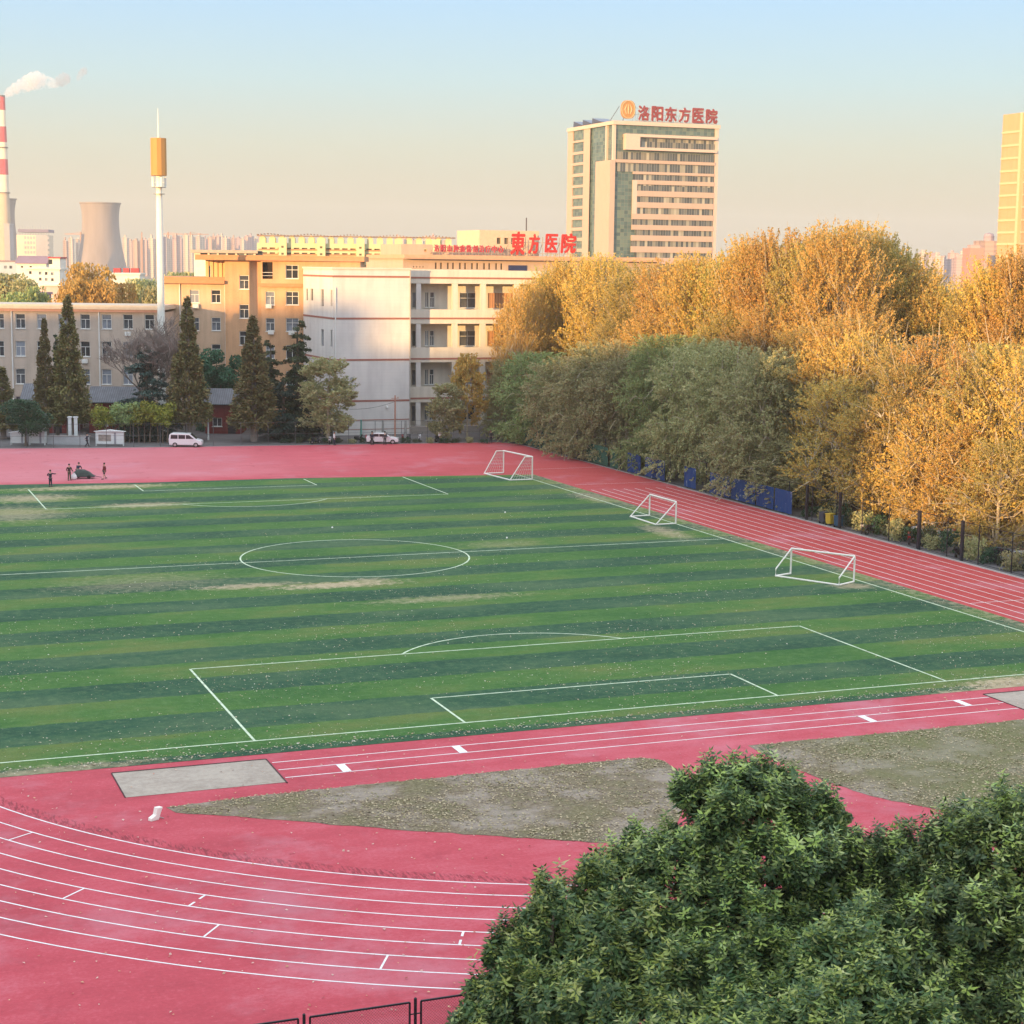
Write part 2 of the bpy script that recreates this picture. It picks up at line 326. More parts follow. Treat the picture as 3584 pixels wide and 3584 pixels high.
# sand pits with dark rubber edging
t = NT('sand'); p = t.pos(); n = t.noise(p, 3., 5., .7); n2_ = t.noise(p, .5, 3.)
sand = t.done(t.ramp(t.m('ADD', t.m('MULTIPLY', n, .6), t.m('MULTIPLY', n2_, .4)), [(.3, (.27, .22, .18)), (.55, (.40, .345, .29)), (.75, (.48, .42, .34))]), .95, bump=n, bs=.7, bd=.05)
rub = plain('dark_edging', (.07, .03, .035), .8, var=.4)
for i, (x0, x1, lab) in enumerate(((-27.6, -20.42, 'pale sand pit with dark edging at the left end of the jumping runway'), (20.3, 28, 'pale sand pit at the right end of the jumping runway'))):
    r_ = empty('sand_pit', (0, 0, 0), 0, lab, 'sand pit')
    m_ = MB(); m_.face([(x0, -7.35, .014), (x1, -7.35, .014), (x1, -3.4, .014), (x0, -3.4, .014)]); m_.build('sand', sand, r_)
    MB().box(x0-.03, x1+.03, -3.4, -3.34, 0, .04).build('edging', rub, r_); MB().box(x0-.05, x0, -7.35, -3.401, 0, .03).build('edging', rub, r_); MB().box(x1, x1+.06, -7.5, -3.401, 0, .04).build('edging', rub, r_)


# dry grass islands inside the bend
t = NT('dry_grass'); p = t.pos(); a = t.noise(p, .35, 4.); b = t.noise(p, 5., 5., .75); cc = t.noise(t.scl(p, (.4, 1.4, 1)), 1.3, 5.)
c = t.ramp(a, [(.40, (.29, .24, .205)), (.5, (.17, .13, .09)), (.6, (.14, .12, .06))])
c = t.mix(t.m('MULTIPLY', t.sm(b, .4, .7), .6), c, (.36, .31, .19)); c = t.mix(t.m('MULTIPLY', t.sm(cc, .5, .7), .5), c, (.12, .11, .075))
c = t.mix(t.m('MULTIPLY', t.sm(t.sep(p)[0], 2, 9), t.m('ADD', .25, t.m('MULTIPLY', a, .5))), c, (.15, .165, .06))
dryg = t.done(c, .95, bump=b, bs=.8, bd=.08)
def ragged(pts, amp=.18, step=.5):
    out = []
    for i in range(len(pts)):
        a, b = np.array(pts[i], float), np.array(pts[(i+1) % len(pts)], float); L = np.linalg.norm(b-a); n = max(1, int(L/step)); nn = np.array([-(b-a)[1], (b-a)[0]])/L
        for j in range(n): out.append(tuple(a+(b-a)*j/n+nn*random.uniform(-amp, amp)*.5))
    return out
I1 = [(-26.2, -9.3), (-22.1, -8.9), (-9.2, -8.8), (-3.3, -8.85), (-2.6, -9.6), (-2.7, -11.6), (-5.2, -17), (-8.0, -21.2), (-12.6, -18.6), (-17.5, -15.6), (-22.8, -12.15), (-25.9, -10.2)]
I2 = [(2.6, -8.6), (19, -8.75), (32, -8.7), (28, -17), (20, -24), (9, -22.5), (5.4, -20.6), (3.75, -17.9), (3.15, -15.4), (2.6, -12.5)]
def earcut(pts, z, m):
    import bmesh
    bm = bmesh.new(); vs_ = [bm.verts.new((x, y, z)) for x, y in pts]; f_ = bm.faces.new(vs_); bmesh.ops.triangulate(bm, faces=[f_])
    me = bpy.data.meshes.new(m); bm.normal_update()
    for q in bm.faces:
        if q.normal.z < 0: q.normal_flip()
    bm.to_mesh(me); bm.free(); return me
for nm, I in (('grass_verge', I1), ('grass_verge', I2)):
    me = earcut(ragged(I), .012, 'verge'); me.materials.append(dryg); o = struct(link(nm, me))

# ------------------------------------------------------------------ leaf clouds
def leafmesh(name, C, D, N, L, W, mat, fold=.15):
    """C centres, D length direction, N face normal (unit), L and W sizes: each leaf one pointed four-sided blade"""
    n = len(C); S = np.cross(D, N); S /= (np.linalg.norm(S, axis=1, keepdims=True)+1e-9)
    L = L[:, None]; W = W[:, None]
    v = np.empty((n, 4, 3), np.float32)
    v[:, 0] = C-D*L/2; v[:, 1] = C+S*W/2-D*L*.05+N*W*fold; v[:, 2] = C+D*L/2; v[:, 3] = C-S*W/2-D*L*.05+N*W*fold
    me = bpy.data.meshes.new(name); me.vertices.add(4*n); me.vertices.foreach_set('co', v.ravel())
    me.loops.add(4*n); me.loops.foreach_set('vertex_index', np.arange(4*n, dtype=np.int32))
    me.polygons.add(n); me.polygons.foreach_set('loop_start', np.arange(0, 4*n, 4, dtype=np.int32)); me.polygons.foreach_set('loop_total', np.full(n, 4, np.int32))
    me.materials.append(mat); me.update(calc_edges=True); me.validate(); return me
def unit(a): return a/(np.linalg.norm(a, axis=1, keepdims=True)+1e-9)
def scatter(n, fn):
    out = []
    while sum(len(a) for a in out) < n: out.append(fn(n))
    return np.concatenate(out)[:n]
def inpoly(P, poly):
    x, y = P[:, 0], P[:, 1]; r = np.zeros(len(P), bool); q = np.array(poly); j = len(q)-1
    for i in range(len(q)):
        c_ = ((q[i, 1] > y) != (q[j, 1] > y)) & (x < (q[j, 0]-q[i, 0])*(y-q[i, 1])/(q[j, 1]-q[i, 1]+1e-12)+q[i, 0]); r ^= c_; j = i
    return r
litter = foliage('leaf_litter', [(.50, .44, .28), (.62, .58, .44), (.36, .26, .13), (.74, .72, .62)], .1, .7, 0)
def ground_leaves(name, P, smin, smax, mat, label, z=.03):
    n = len(P); C = np.c_[P, rng.uniform(z, z+.03, n)]; th = rng.uniform(0, 2*np.pi, n)
    D = np.c_[np.cos(th), np.sin(th), rng.uniform(-.3, .3, n)]; D = unit(D); N = unit(np.c_[rng.normal(0, .35, (n, 2)), np.ones(n)]); L = rng.uniform(smin, smax, n)
    o = link(name, leafmesh(name, C, D, N, L, L*rng.uniform(.5, .9, n), mat)); tag(o, label, 'leaves', kind='stuff'); return o
def f_turf(n):
    P = np.c_[rng.uniform(-38, 35, n), rng.uniform(-2.4, 104, n)]
    dens = np.exp(-np.clip(P[:, 1]-5, 0, None)/32)*.9+.08
    cl = np.sin(P[:, 0]*.21+P[:, 1]*.13)*np.sin(P[:, 1]*.31-P[:, 0]*.07)*.5+.6
    return P[rng.random(n) < dens*np.clip(cl, 0, 1)**2.2*1.6]
ground_leaves('fallen_leaves', scatter(9500, f_turf), .05, .12, litter, 'small pale fallen leaves scattered over the striped pitch')
def f_gut(n):
    x = rng.uniform(-36, 35, n); return np.c_[x, -2.1+np.abs(rng.normal(0, .55, n))]
ground_leaves('fallen_leaves', scatter(1500, f_gut), .06, .15, litter, 'leaves gathered along the near edge of the turf')
redleaf = foliage('leaf_litter_red', [(.62, .42, .36), (.70, .52, .44), (.45, .2, .12), (.72, .5, .3)], .1, .7, 0)
I1a, I2a = np.array(I1), np.array(I2)
def f_red(n):
    P = np.c_[rng.uniform(-36, 30, n), rng.uniform(-41, -2.6, n)]; return P[~inpoly(P, I1a) & ~inpoly(P, I2a)]
ground_leaves('fallen_leaves', scatter(1300, f_red), .06, .15, redleaf, 'dry leaves lying on the red bend of the track')
def f_dry(n):
    P = np.c_[rng.uniform(-27, 32, n), rng.uniform(-25, -8.5, n)]; cl = np.sin(P[:, 0]*.55+1)*np.sin(P[:, 1]*.8+P[:, 0]*.2)*.5+.55
    return P[(inpoly(P, I1a) | inpoly(P, I2a)) & (rng.random(n) < cl)]
dryleaf = foliage('dry_litter', [(.46, .38, .24), (.58, .50, .32), (.34, .27, .16), (.30, .31, .14)], .1, .8, 0)
ground_leaves('fallen_leaves', scatter(16000, f_dry), .07, .15, dryleaf, 'brown leaf litter covering the dry grass islands by the bend')
# ================================================================== BUILDINGS
white_paint = plain('white_frame_paint', (.72, .72, .70), .5, var=.06)
def glassmat(name, c, rough=.12, var=.5, cell=(1.3, 1.3, 1.3)):
    """window glass with rooms and curtains differing from pane to pane"""
    t = NT(name); info = t.n('ShaderNodeObjectInfo').outputs['Random']; p = t.obj(); q = t.white(t.scl(p, cell)) if False else None
    n = t.noise(p, 1.1, 2.)
    f = t.m('ADD', t.m('MULTIPLY', info, .6), t.m('MULTIPLY', n, .4))
    return t.done(t.ramp(f, [(.15, shade(c, .35)), (.42, c), (.58, shade(c, 2.2)), (.75, shade(c, 1+9*var))]), rough, spec=.6)
glass = glassmat('window_glass', (.045, .05, .06))
def ribbonmat(name, cw=1.0, z0=0., dark=(.05, .06, .07), lite=(.45, .42, .34), axis='x', frac=.45):
    """a run of panes: vertical mullions, some panes curtained"""
    t = NT(name); s = t.sep(t.obj()); u = t.m('ADD', s[0], s[1]); k = t.m('DIVIDE', u, cw); cell = t.m('FLOOR', k); zc = t.m('FLOOR', t.m('DIVIDE', s[2], 3.585))
    r = t.white(t.comb(cell, zc, 3.)); c = t.ramp(r, [(.0, dark), (frac, shade(dark, 1.7)), (.8, shade(lite, .55)), (1, lite)])
    fr = t.m('FRACT', k); mul = t.m('ADD', t.m('LESS_THAN', fr, .07), t.m('GREATER_THAN', fr, .95), clamp=True)
    c = t.mix(mul, c, (.30, .29, .27)); return t.done(c, .15, spec=.6)
def curtainwall(name, cw=1.3, ch=1.2):
    t = NT(name); s = t.sep(t.obj()); u = t.m('DIVIDE', t.m('ADD', s[0], s[1]), cw); w_ = t.m('DIVIDE', s[2], ch)
    r = t.white(t.comb(t.m('FLOOR', u), t.m('FLOOR', w_), 1.)); n = t.noise(t.obj(), .12, 2.)
    c = t.ramp(t.m('ADD', t.m('MULTIPLY', r, .5), t.m('MULTIPLY', n, .5)), [(.2, (.05, .09, .095)), (.5, (.09, .15, .15)), (.8, (.16, .21, .17))])
    g = t.m('ADD', t.m('LESS_THAN', t.m('FRACT', u), .06), t.m('LESS_THAN', t.m('FRACT', w_), .06), clamp=True)
    return t.done(t.mix(g, c, (.20, .20, .17)), .12, spec=.7)
_wc = {}
def window(parent, u, z, w, h, v=.16, kind='t', name='window', gl=None):
    """white frame mesh (the part) with its glass as a sub-part; u,z = centre"""
    key = (round(w, 2), round(h, 2), kind)
    if key not in _wc:
        m_ = MB(); b = .07; a, c_ = w/2, h/2
        m_.box(-a, a, 0, .06, -c_, -c_+b); m_.box(-a, a, 0, .06, c_-b, c_); m_.box(-a, -a+b, 0, .06, -c_+b, c_-b); m_.box(a-b, a, 0, .06, -c_+b, c_-b)
        tz = c_-.36*h if kind in 'tx' else c_-b
        if kind in 'tx': m_.box(-a+b, a-b, .0, .05, tz-b/2, tz+b/2)
        if kind == 't': m_.box(-b/2, b/2, 0, .05, -c_+b, tz-b/2)
        if kind == 'x': m_.box(-b/2, b/2, 0, .05, -c_+b, tz-b/2); m_.box(-b/2, b/2, 0, .05, tz+b/2, c_-b)
        if kind == 's': m_.box(-b/2, b/2, 0, .05, -c_+b, c_-b)
        m_.box(-a-.1, a+.1, -.24, -.002, -c_-.09, -c_-.004)
        g = MB().face([(-a+.02, .03, -c_+.02), (a-.02, .03, -c_+.02), (a-.02, .03, c_-.02), (-a+.02, .03, c_-.02)])
        _wc[key] = (m_.mesh('window_frame', white_paint), g.mesh('pane', glass))
    o = link(name, _wc[key][0], parent, (u, v, z)); p = link('pane', _wc[key][1], o); return o
def pipe(mb, u, z0, z1, v=-.12, r=.06): mb.tube([(u, v, z0), (u, v, z1)], r, 6)
def text_mesh(s, size, extr=.1, bold=.0):
    cu = bpy.data.curves.new('t', 'FONT'); cu.body = s; cu.size = size; cu.extrude = extr; cu.offset = bold; cu.align_x = 'CENTER'; cu.resolution_u = 3
    ob = bpy.data.objects.new('t', cu); col.objects.link(ob); bpy.context.view_layer.update()
    me = bpy.data.meshes.new_from_object(ob.evaluated_get(bpy.context.evaluated_depsgraph_get())); bpy.data.objects.remove(ob)
    return me
def embolden(me, k):
    """heavier strokes: the glyph laid over itself a few hundredths apart"""
    V = [tuple(v.co) for v in me.vertices]; F = [tuple(p.vertices) for p in me.polygons]; v2 = []; f2 = []
    for i, (dx, dy) in enumerate(((0, 0), (k, 0), (-k, 0), (0, k), (0, -k))):
        b = len(v2); v2 += [(x+dx, y+dy, z*(1+i*.03)) for x, y, z in V]; f2 += [tuple(b+q for q in f) for f in F]
    m2 = bpy.data.meshes.new('glyph'); m2.from_pydata(v2, [], f2); return m2
def place_char(ch, parent, mat, x0, x1, z0, z1, v, name='character', bold=.02, skew=0.):
    me = text_mesh(ch, 1., .03, 0.); me = embolden(me, bold); n = len(me.vertices); a = np.empty(n*3, np.float32); me.vertices.foreach_get('co', a); a = a.reshape(-1, 3)
    lo, hi = a.min(0), a.max(0); b = np.empty_like(a)
    b[:, 0] = x0+(a[:, 0]-lo[0])/(hi[0]-lo[0])*(x1-x0); b[:, 2] = z0+(a[:, 1]-lo[1])/(hi[1]-lo[1])*(z1-z0); b[:, 1] = v-(a[:, 2])*6
    b[:, 0] += skew*(b[:, 2]-z0)
    me.vertices.foreach_set('co', b.ravel()); me.materials.clear(); me.materials.append(mat); me.update(); return link(name, me, parent)

# ---------------- white teaching block (blank gable, brown bands, open galleries)
W = Frame(1437, 244, 0.); wr_ = empty('school_building', W.o, W.a, 'white four-storey school block with thin red-brown bands and open galleries on its right half', 'building')
t = NT('white_tiled_wall'); p = t.obj(); s = t.sep(p); st = t.noise(t.scl(p, (1, 1, .15)), .8, 4.); bl = t.noise(p, .25, 3.)
cl = t.m('LESS_THAN', t.m('FRACT', t.m('DIVIDE', s[2], .45)), .06)
c = t.ramp(t.m('ADD', t.m('MULTIPLY', st, .5), t.m('MULTIPLY', bl, .5)), [(.35, (.56, .54, .53)), (.55, (.67, .65, .63)), (.7, (.71, .69, .66))])
whitewall = t.done(t.mix(t.m('MULTIPLY', cl, .25), c, (.45, .42, .41)), .8)
band_m = plain('brown_band', (.33, .14, .11), .8); cream = wallmat('cream_gallery_wall', (.66, .61, .53), .08)
u0 = W.u(1165); ztop = 22.7; vL, _ = W.vz(1062, 1150, u0)
mb = MB(); mb.facade(u0, 0, 0, ztop, [], 0); 
lh = []
for (pa, pb, ya, yb) in ((1070, 1078, 1010, 1052), (1087, 1096, 1010, 1052), (1124, 1133, 1012, 1072), (1157, 1163, 1014, 1072), (1124, 1133, 1152, 1212), (1157, 1163, 1154, 1214)):
    va, za = W.vz(pa, ya, u0); vb, zb = W.vz(pb, yb, u0); lh.append((min(va, vb), max(va, vb), min(za, zb), max(za, zb)))
m2 = MB(); m2.facade(-vL, 0, 0, ztop, [(-b, -a, c_, d) for a, b, c_, d in lh], 0, .2)     # side wall, turned into place below
for v_, f_ in ((m2.v, m2.f),):
    i = len(mb.v); mb.v += [(u0+y, -x, z) for (x, y, z) in v_]; mb.f += [tuple(i+k for k in q) for q in f_]; mb.m += [0]*len(f_)
mb.face([(0, 0, 0), (0, 2.3, 0), (0, 2.3, ztop), (0, 0, ztop)]); mb.face([(u0, 0, ztop-.3), (0, 0, ztop-.3), (0, 20, ztop-.3), (u0, 20, ztop-.3)])
mb.face([(u0, vL, 0), (u0, vL, ztop), (20, vL, ztop), (20, vL, 0)]); mb.build('gable_wall', whitewall, wr_)
for (a, b, c_, d) in lh:
    m_ = MB(); m_.face([(u0+.17, a, c_), (u0+.17, b, c_), (u0+.17, b, d), (u0+.17, a, d)]); m_.build('window', glass, wr_)
mb = MB()
zb_ = [21.7, 16.0, 10.35, 4.7]
for z in zb_: mb.box(u0-.03, .02, -.04, 0, z-.13, z+.13); mb.box(u0-.04, u0, 0, vL, z-.13, z+.13)
mb.box(u0-.03, .02, -.04, 0, 2.0, 2.12); mb.box(u0-.03, .02, -.03, 0, .72, .8)
mb.build('band', band_m, wr_)
m_ = MB(); m_.box(u0-.15, .12, -.12, .3, ztop-.02, ztop+.22); m_.box(u0-.15, u0+.3, .3, vL, ztop-.02, ztop+.22); m_.build('parapet', cream, wr_)
m_ = MB(); pipe(m_, u0+.35, 0, ztop-2.5, -.1, .09); m_.build('drainpipe', white_paint, wr_)
m_ = MB(); uu, zz = W.uz(1232, 1328)
m_.tube([(uu, .0, zz), (uu, -.14, zz)], .33, 16); m_.build('vent', plain('grey_vent', (.35, .36, .36), .6), wr_)
m_ = MB(); uu, zz = W.uz(1353, 1420); m_.tube([(uu, 0, zz), (uu, -.3, zz), (uu, -.3, zz-.2)], [.1, .1, .2], 8); m_.build('wall_lamp', white_paint, wr_)
m_ = MB(); m_.box(-.1, 0, -.14, -.1, 0, ztop) ; m_.box(-.12, 0, -.1, 0, .0, ztop-.02); m_.build('corner_strip', plain('corner_strip_grey', (.4, .37, .34), .8), wr_)  # strip up the gable corner, darker than the wall
# gallery half
vg, vb = 2.3, 4.6; ue = W.u(2165, vg)
ops = [(.2, 4.2), (6.4, 9.8), (11.9, 15.2), (17.2, 20.8)]; fl = [0, 5.1, 10.6, 16.0]
mb = MB(); mb.box(0.002, ue, vg, vg+.25, 20.8, 22.7)
for a, b in ((4.2, 6.4), (9.8, 11.9), (15.2, 17.2)): mb.box(.002, ue, vg, vg+.2, a, b); mb.box(.002, ue, vg+.2, vb, a+.3, a+.55)
mb.box(.002, ue, vg+.25, vb+14, 22.3, 22.5); mb.box(ue, ue+.25, vg, vb+14, 0, 22.7)
mb.build('gallery_parapet', cream, wr_)
mb = MB()
for z in (21.6, 15.95, 10.3, 4.75): mb.box(.004, ue, vg-.05, vg-.001, z-.12, z+.12)
mb.build('band', band_m, wr_)
colx = [1592, 1690, 1808, 1925, 2040, 2150]
for px in colx:
    x = W.u(px, vg)
    for a, b in ops: MB().box(x-.4, x+.4, vg+.02, vg+.42, a, b).build('column', cream, wr_)
holes = []; wins = []
for fi_, (a, b) in enumerate(ops):
    zc = fl[fi_]+2.6
    def add(pa, pb, z0, z1, kind):
        x0, x1 = W.u(pa, vb), W.u(pb, vb); holes.append((x0, x1, z0, z1)); wins.append((x0, x1, z0, z1, kind))
    add(1443, 1455, zc-1.2, zc+.9, 'p'); add(1487, 1500, zc-1.2, zc+1, 's'); add(1504, 1520, zc-1.2, zc+1, 't'); add(1608, 1664, zc-1.25, zc+.95, 'x')
    for q in range(4):
        if 1703+q*117+96 < 2160: add(1706+q*117, 1700+q*117+96, zc-1.25, zc+.9, 'c')
mb = MB(); mb.facade(0.003, ue, 0, 22.4, holes, vb, .2); mb.build('gallery_wall', cream, wr_)
shut = NT('orange_shutters'); s = shut.sep(shut.obj()); fr = shut.m('FRACT', shut.m('DIVIDE', s[0], .42))
shutm = shut.done(shut.mix(shut.m('LESS_THAN', fr, .25), (.50, .27, .15), (.30, .16, .10)), .6)
for (x0, x1, z0, z1, k_) in wins:
    if k_ == 'c':
        m_ = MB(); m_.face([(x0, vb+.15, z0), (x1, vb+.15, z0), (x1, vb+.15, z1), (x0, vb+.15, z1)]); o = m_.build('window', shutm, wr_); o['label'] = 'window closed by orange slatted shutters'
    elif k_ == 'p':
        m_ = MB(); m_.face([(x0, vb+.15, z0), (x1, vb+.15, z0), (x1, vb+.15, z1), (x0, vb+.15, z1)]); m_.build('window', glass, wr_)
    else: window(wr_, (x0+x1)/2, (z0+z1)/2, x1-x0-.02, z1-z0-.02, vb+.1, k_)
mb = MB(); mb.box(-.2, ue+1, vg-2.2, vg-.02, -.02, .9); o = mb.build('plinth', plain('grey_plinth', (.30, .27, .25), .9), wr_)
x = W.u(1465, vg)
for a, b in ops: MB().box(x-.35, x+.35, vg+.03, vg+.4, a, b).build('column', whitewall, wr_)

# ---------------- brown block with the flat orange-brown roof
B = Frame(920, 257, -.33); br = empty('dormitory_building', B.o, B.a, 'tall orange-brown building with projecting flat eaves behind the conical trees', 'building')
brown = wallmat('tan_render', (.60, .36, .21), .12); eave = plain('brown_eaves', (.50, .24, .12), .8)
uL, uM, uR = B.u(789), B.u(926), B.u(1262); zr = B.uz(930, 912)[1]; z4 = B.uz(930, 990)[1]
hs = []; wl = []
def bw(pa, pb, ya, yb, kind, v=0., H=None, Wl=None):
    x0, _ = B.uz(pa, ya, v); x1, _ = B.uz(pb, ya, v); _, z1 = B.uz(pa, ya, v); _, z0 = B.uz(pa, yb, v)
    (hs if H is None else H).append((x0, x1, z0, z1)); (wl if Wl is None else Wl).append((x0, x1, z0, z1, kind, v))
for ya in (963, 1065, 1159, 1255, 1350): bw(838, 871, ya, ya+49, 't')
mb = MB(); mb.facade(uL, uM, 0, zr, hs, 0); mb.face([(uL, 0, 0), (uL, 0, zr), (uL, 14, zr), (uL, 14, 0)])
mb.build('wall', brown, br)
vp = -1.0; H2 = []; W2 = []
for ya in (1020, 1113, 1208, 1300): bw(930, 961, ya, ya+47, 't', vp, H2, W2); bw(1001, 1045, ya, ya+47, 'x', vp, H2, W2)
bw(1000, 1044, 927, 975, 'x', vp, H2, W2); bw(918, 954, 917, 976, 'n', vp, H2, W2)
uM2 = B.u(918, vp)-.15
mb = MB(); mb.facade(uM2, uR, 0, zr, H2, vp, .25); mb.face([(uM2, vp, 0), (uM2, vp, zr), (uM2, 1, zr), (uM2, 1, 0)]); mb.face([(uR, vp, 0), (uR, 14, 0), (uR, 14, zr), (uR, vp, zr)])
o = mb.build('projecting_wall', brown, br)
for (x0, x1, z0, z1, k_, v) in wl+W2:
    if k_ == 'n':
        m_ = MB(); m_.face([(x0, v+.9, z0), (x1, v+.9, z0), (x1, v+.9, z1), (x0, v+.9, z1)]); m_.build('balcony_shade_sheet', plain('painted_recess_shade', (.03, .02, .02), .9), br)  # near-black sheet at the back: the open balcony's shade put into colour
        m_ = MB(); m_.box(x0, x1, v-.02, v+.04, z0+.9, z0+.96); m_.box(x0, x1, v-.02, v+.04, z0+.45, z0+.5); m_.build('railing', white_paint, br)
    else: window(br, (x0+x1)/2, (z0+z1)/2, x1-x0-.02, z1-z0-.02, v+.14, k_)
mb = MB(); mb.box(uM2-.4, uR+.3, vp-.35, vp-.002, z4-.55, z4-.05); mb.build('ledge', eave, br)
uB = B.u(697); mb = MB(); mb.box(uB-.2, uR+.6, -1.9, 14.5, zr, zr+.5); mb.box(uB-.2, uR+.6, -1.75, 14.5, zr+.502, zr+.75); mb.build('roof', eave, br)
# bay on the left of the top storey, set back, with a small window
zw = B.uz(740, 993)[1]; H3 = []; W3 = []; bw(728, 744, 930, 972, 's', 2., H3, W3)
mb = MB(); mb.facade(uB+.8, uL, zw, zr, H3, 2., .2); mb.face([(uB+.8, 2, zw), (uB+.8, 2, zr), (uB+.8, 14, zr), (uB+.8, 14, zw)])
for k_ in range(5): x = uB+1.1+k_*(uL-uB-1.2)/4; mb.box(x-.16, x+.16, 1.85, 2, zw, zr)
ob_ = mb.build('roof_bay', wallmat('yellow_bay', (.66, .48, .27), .08), br); x0, x1, z0, z1, k_, v = W3[0]; window(br, (x0+x1)/2, (z0+z1)/2, x1-x0-.02, z1-z0-.02, 2.1, 's')
# lower wing
H4 = []; W4 = []; uW = B.u(570)
for pa in (662, 737):
    for ya in (1014, 1111, 1205, 1300): bw(pa+3, pa+35, ya, ya+46, 't', .6, H4, W4)
for ya in (1111, 1205): bw(576, 607, ya, ya+45, 't', .6, H4, W4)
mb = MB(); mb.facade(uW, uL, 0, zw, H4, .6, .25); mb.face([(uW, .6, 0), (uW, .6, zw), (uW, 14, zw), (uW, 14, 0)]); mb.build('wing_wall', wallmat('pale_tan_render', (.60, .43, .30), .1), br)
for (x0, x1, z0, z1, k_, v) in W4: window(br, (x0+x1)/2, (z0+z1)/2, x1-x0-.02, z1-z0-.02, v+.14, k_)
mb = MB(); mb.box(uW-.5, uL-.002, -.6, 14, zw, zw+.5); mb.box(uW-.4, uL-.002, .0, 14, zw+.502, zw+.95); mb.build('wing_roof', eave, br)
mb = MB(); 
for px in (632, 790): pipe(mb, B.u(px, .6), 0, zw, .45, .08)
mb.build('drainpipe', white_paint, br)
for px, py in ((683, 1072), (940, 1072), (948, 1163), (1020, 1165)):
    u_, z_ = B.uz(px, py, -.3 if px < 800 else vp-.45); m_ = MB(); v_ = (.1 if px < 800 else vp-.45); m_.box(u_-.42, u_+.42, v_, v_+.38, z_-.3, z_+.3)
    m_.tube([(u_+.1, v_-.005, z_), (u_+.1, v_-.03, z_)], .24, 14); m_.build('air_conditioner', white_paint, br)

# ---------------- long low dormitory on the left
Dm = Frame(300, 247, -.34); dr = empty('dormitory_building', Dm.o, Dm.a, 'long low tan dormitory with white window frames at the left edge, under the chimney', 'building')
zt = Dm.uz(200, 1090)[1]; H5 = []; W5 = []
def dw(pa, pb, ya, yb, kind='t'):
    x0, z1 = Dm.uz(pa, ya); x1, _ = Dm.uz(pb, ya); z0 = Dm.uz(pa, yb)[1]; H5.append((x0, x1, z0, z1)); W5.append((x0, x1, z0, z1, kind))
cen = [-153, -78, -3, 71, 146, 221, 298, 373, 448, 523]
for c_ in cen:
    for (ya, yb) in ((1097, 1149), (1193, 1246), (1290, 1343), (1386, 1438)): dw(c_-17, c_+17, ya+c_*.006, yb+c_*.006)
ua, ub = Dm.u(-260), Dm.u(572)
tan = wallmat('grey_tan_render', (.52, .43, .36), .1)
mb = MB(); mb.facade(ua, ub, 0, zt, H5, 0, .25); mb.face([(ub, 0, 0), (ub, 12, 0), (ub, 12, zt), (ub, 0, zt)]); mb.face([(ua, 12, 0), (ua, 12, zt), (ub, 12, zt), (ub, 12, 0)]); mb.build('wall', tan, dr)
for (x0, x1, z0, z1, k_) in W5: window(dr, (x0+x1)/2, (z0+z1)/2, x1-x0-.02, z1-z0-.02, .14, k_)
mb = MB(); mb.box(ua-.5, ub+.3, -.6, 12.5, zt+.35, zt+.75); mb.box(ua, ub, -.3, 12, zt+.752, zt+.95); mb.build('roof', plain('pale_parapet', (.55, .47, .38), .85), dr)
mb = MB(); mb.box(ua-.2, ub+.1, -.35, 0, zt, zt+.348); mb.build('cornice', plain('pink_cornice', (.55, .32, .26), .85), dr)
mb = MB()
for px in (43, 348, -190): pipe(mb, Dm.u(px), 0, zt, -.1, .1)
mb.build('drainpipe', white_paint, dr)
for c_ in cen:
    for ya in (1160, 1256, 1352):
        x, z = Dm.uz(c_, ya+8); 
        if (c_, ya) in ((298, 1256), (448, 1160), (146, 1352), (-78, 1256), (373, 1352)): m_ = MB(); m_.box(x-.4, x+.4, -.42, -.05, z-.28, z+.28); m_.tube([(x+.1, -.425, z), (x+.1, -.44, z)], .22, 14); m_.build('air_conditioner', white_paint, dr)
# ---------------- one-storey red-walled houses with grey tiled roofs in front of it
redwall = wallmat('dark_red_wall', (.22, .035, .035), .2); t = NT('grey_roof_tiles'); s = t.sep(t.obj()); rr = t.m('FRACT', t.m('DIVIDE', s[0], .3)); cc_ = t.ramp(t.noise(t.pos(), 1., 4.), [(.3, (.12, .13, .15)), (.7, (.2, .21, .24))])
tiles = t.done(t.mix(t.m('LESS_THAN', rr, .2), cc_, (.08, .085, .1)), .8)
def cottage(pa, pb, ya, yb, D, label):
    F = Frame(pa, D, -.34); x1 = F.u(pb); zr_ = F.uz(pa, ya, 3)[1]; ze = F.uz(pa, yb)[1]
    r = empty('brick_house', F.o, F.a, label, 'house')
    dh = (x1*.62, x1*.62+1.1, 0, 2.2); wh = (x1*.2, x1*.2+1.3, 1, 2.2)
    mb = MB(); mb.facade(0, x1, 0, ze, [dh, wh], 0, .25); mb.face([(0, 0, 0), (0, 0, ze), (0, 3, zr_-.1), (0, 6, ze), (0, 6, 0)]); mb.face([(x1, 0, 0), (x1, 6, 0), (x1, 6, ze), (x1, 3, zr_-.1), (x1, 0, ze)]); mb.build('wall', redwall, r)
    mb = MB(); sl_ = (zr_-ze)/3; o_ = .5
    mb.prism([(-o_, ze-o_*sl_), (3, zr_), (6+o_, ze-o_*sl_), (6+o_, ze-o_*sl_+.12), (3, zr_+.14), (-o_, ze-o_*sl_+.12)], -.3, x1+.3, ax='x'); mb.build('roof', tiles, r)
    mb = MB(); mb.box(dh[0], dh[1], .15, .2, 0, 2.2); mb.build('door', plain('dark_door', (.03, .02, .03), .6), r)
    window(r, wh[0]+.65, 1.6, 1.28, 1.18, .12, 's'); return r
cottage(62, 250, 1345, 1405, 239, 'low red-walled house with grey tiled roof behind the two tall conical trees on the left')
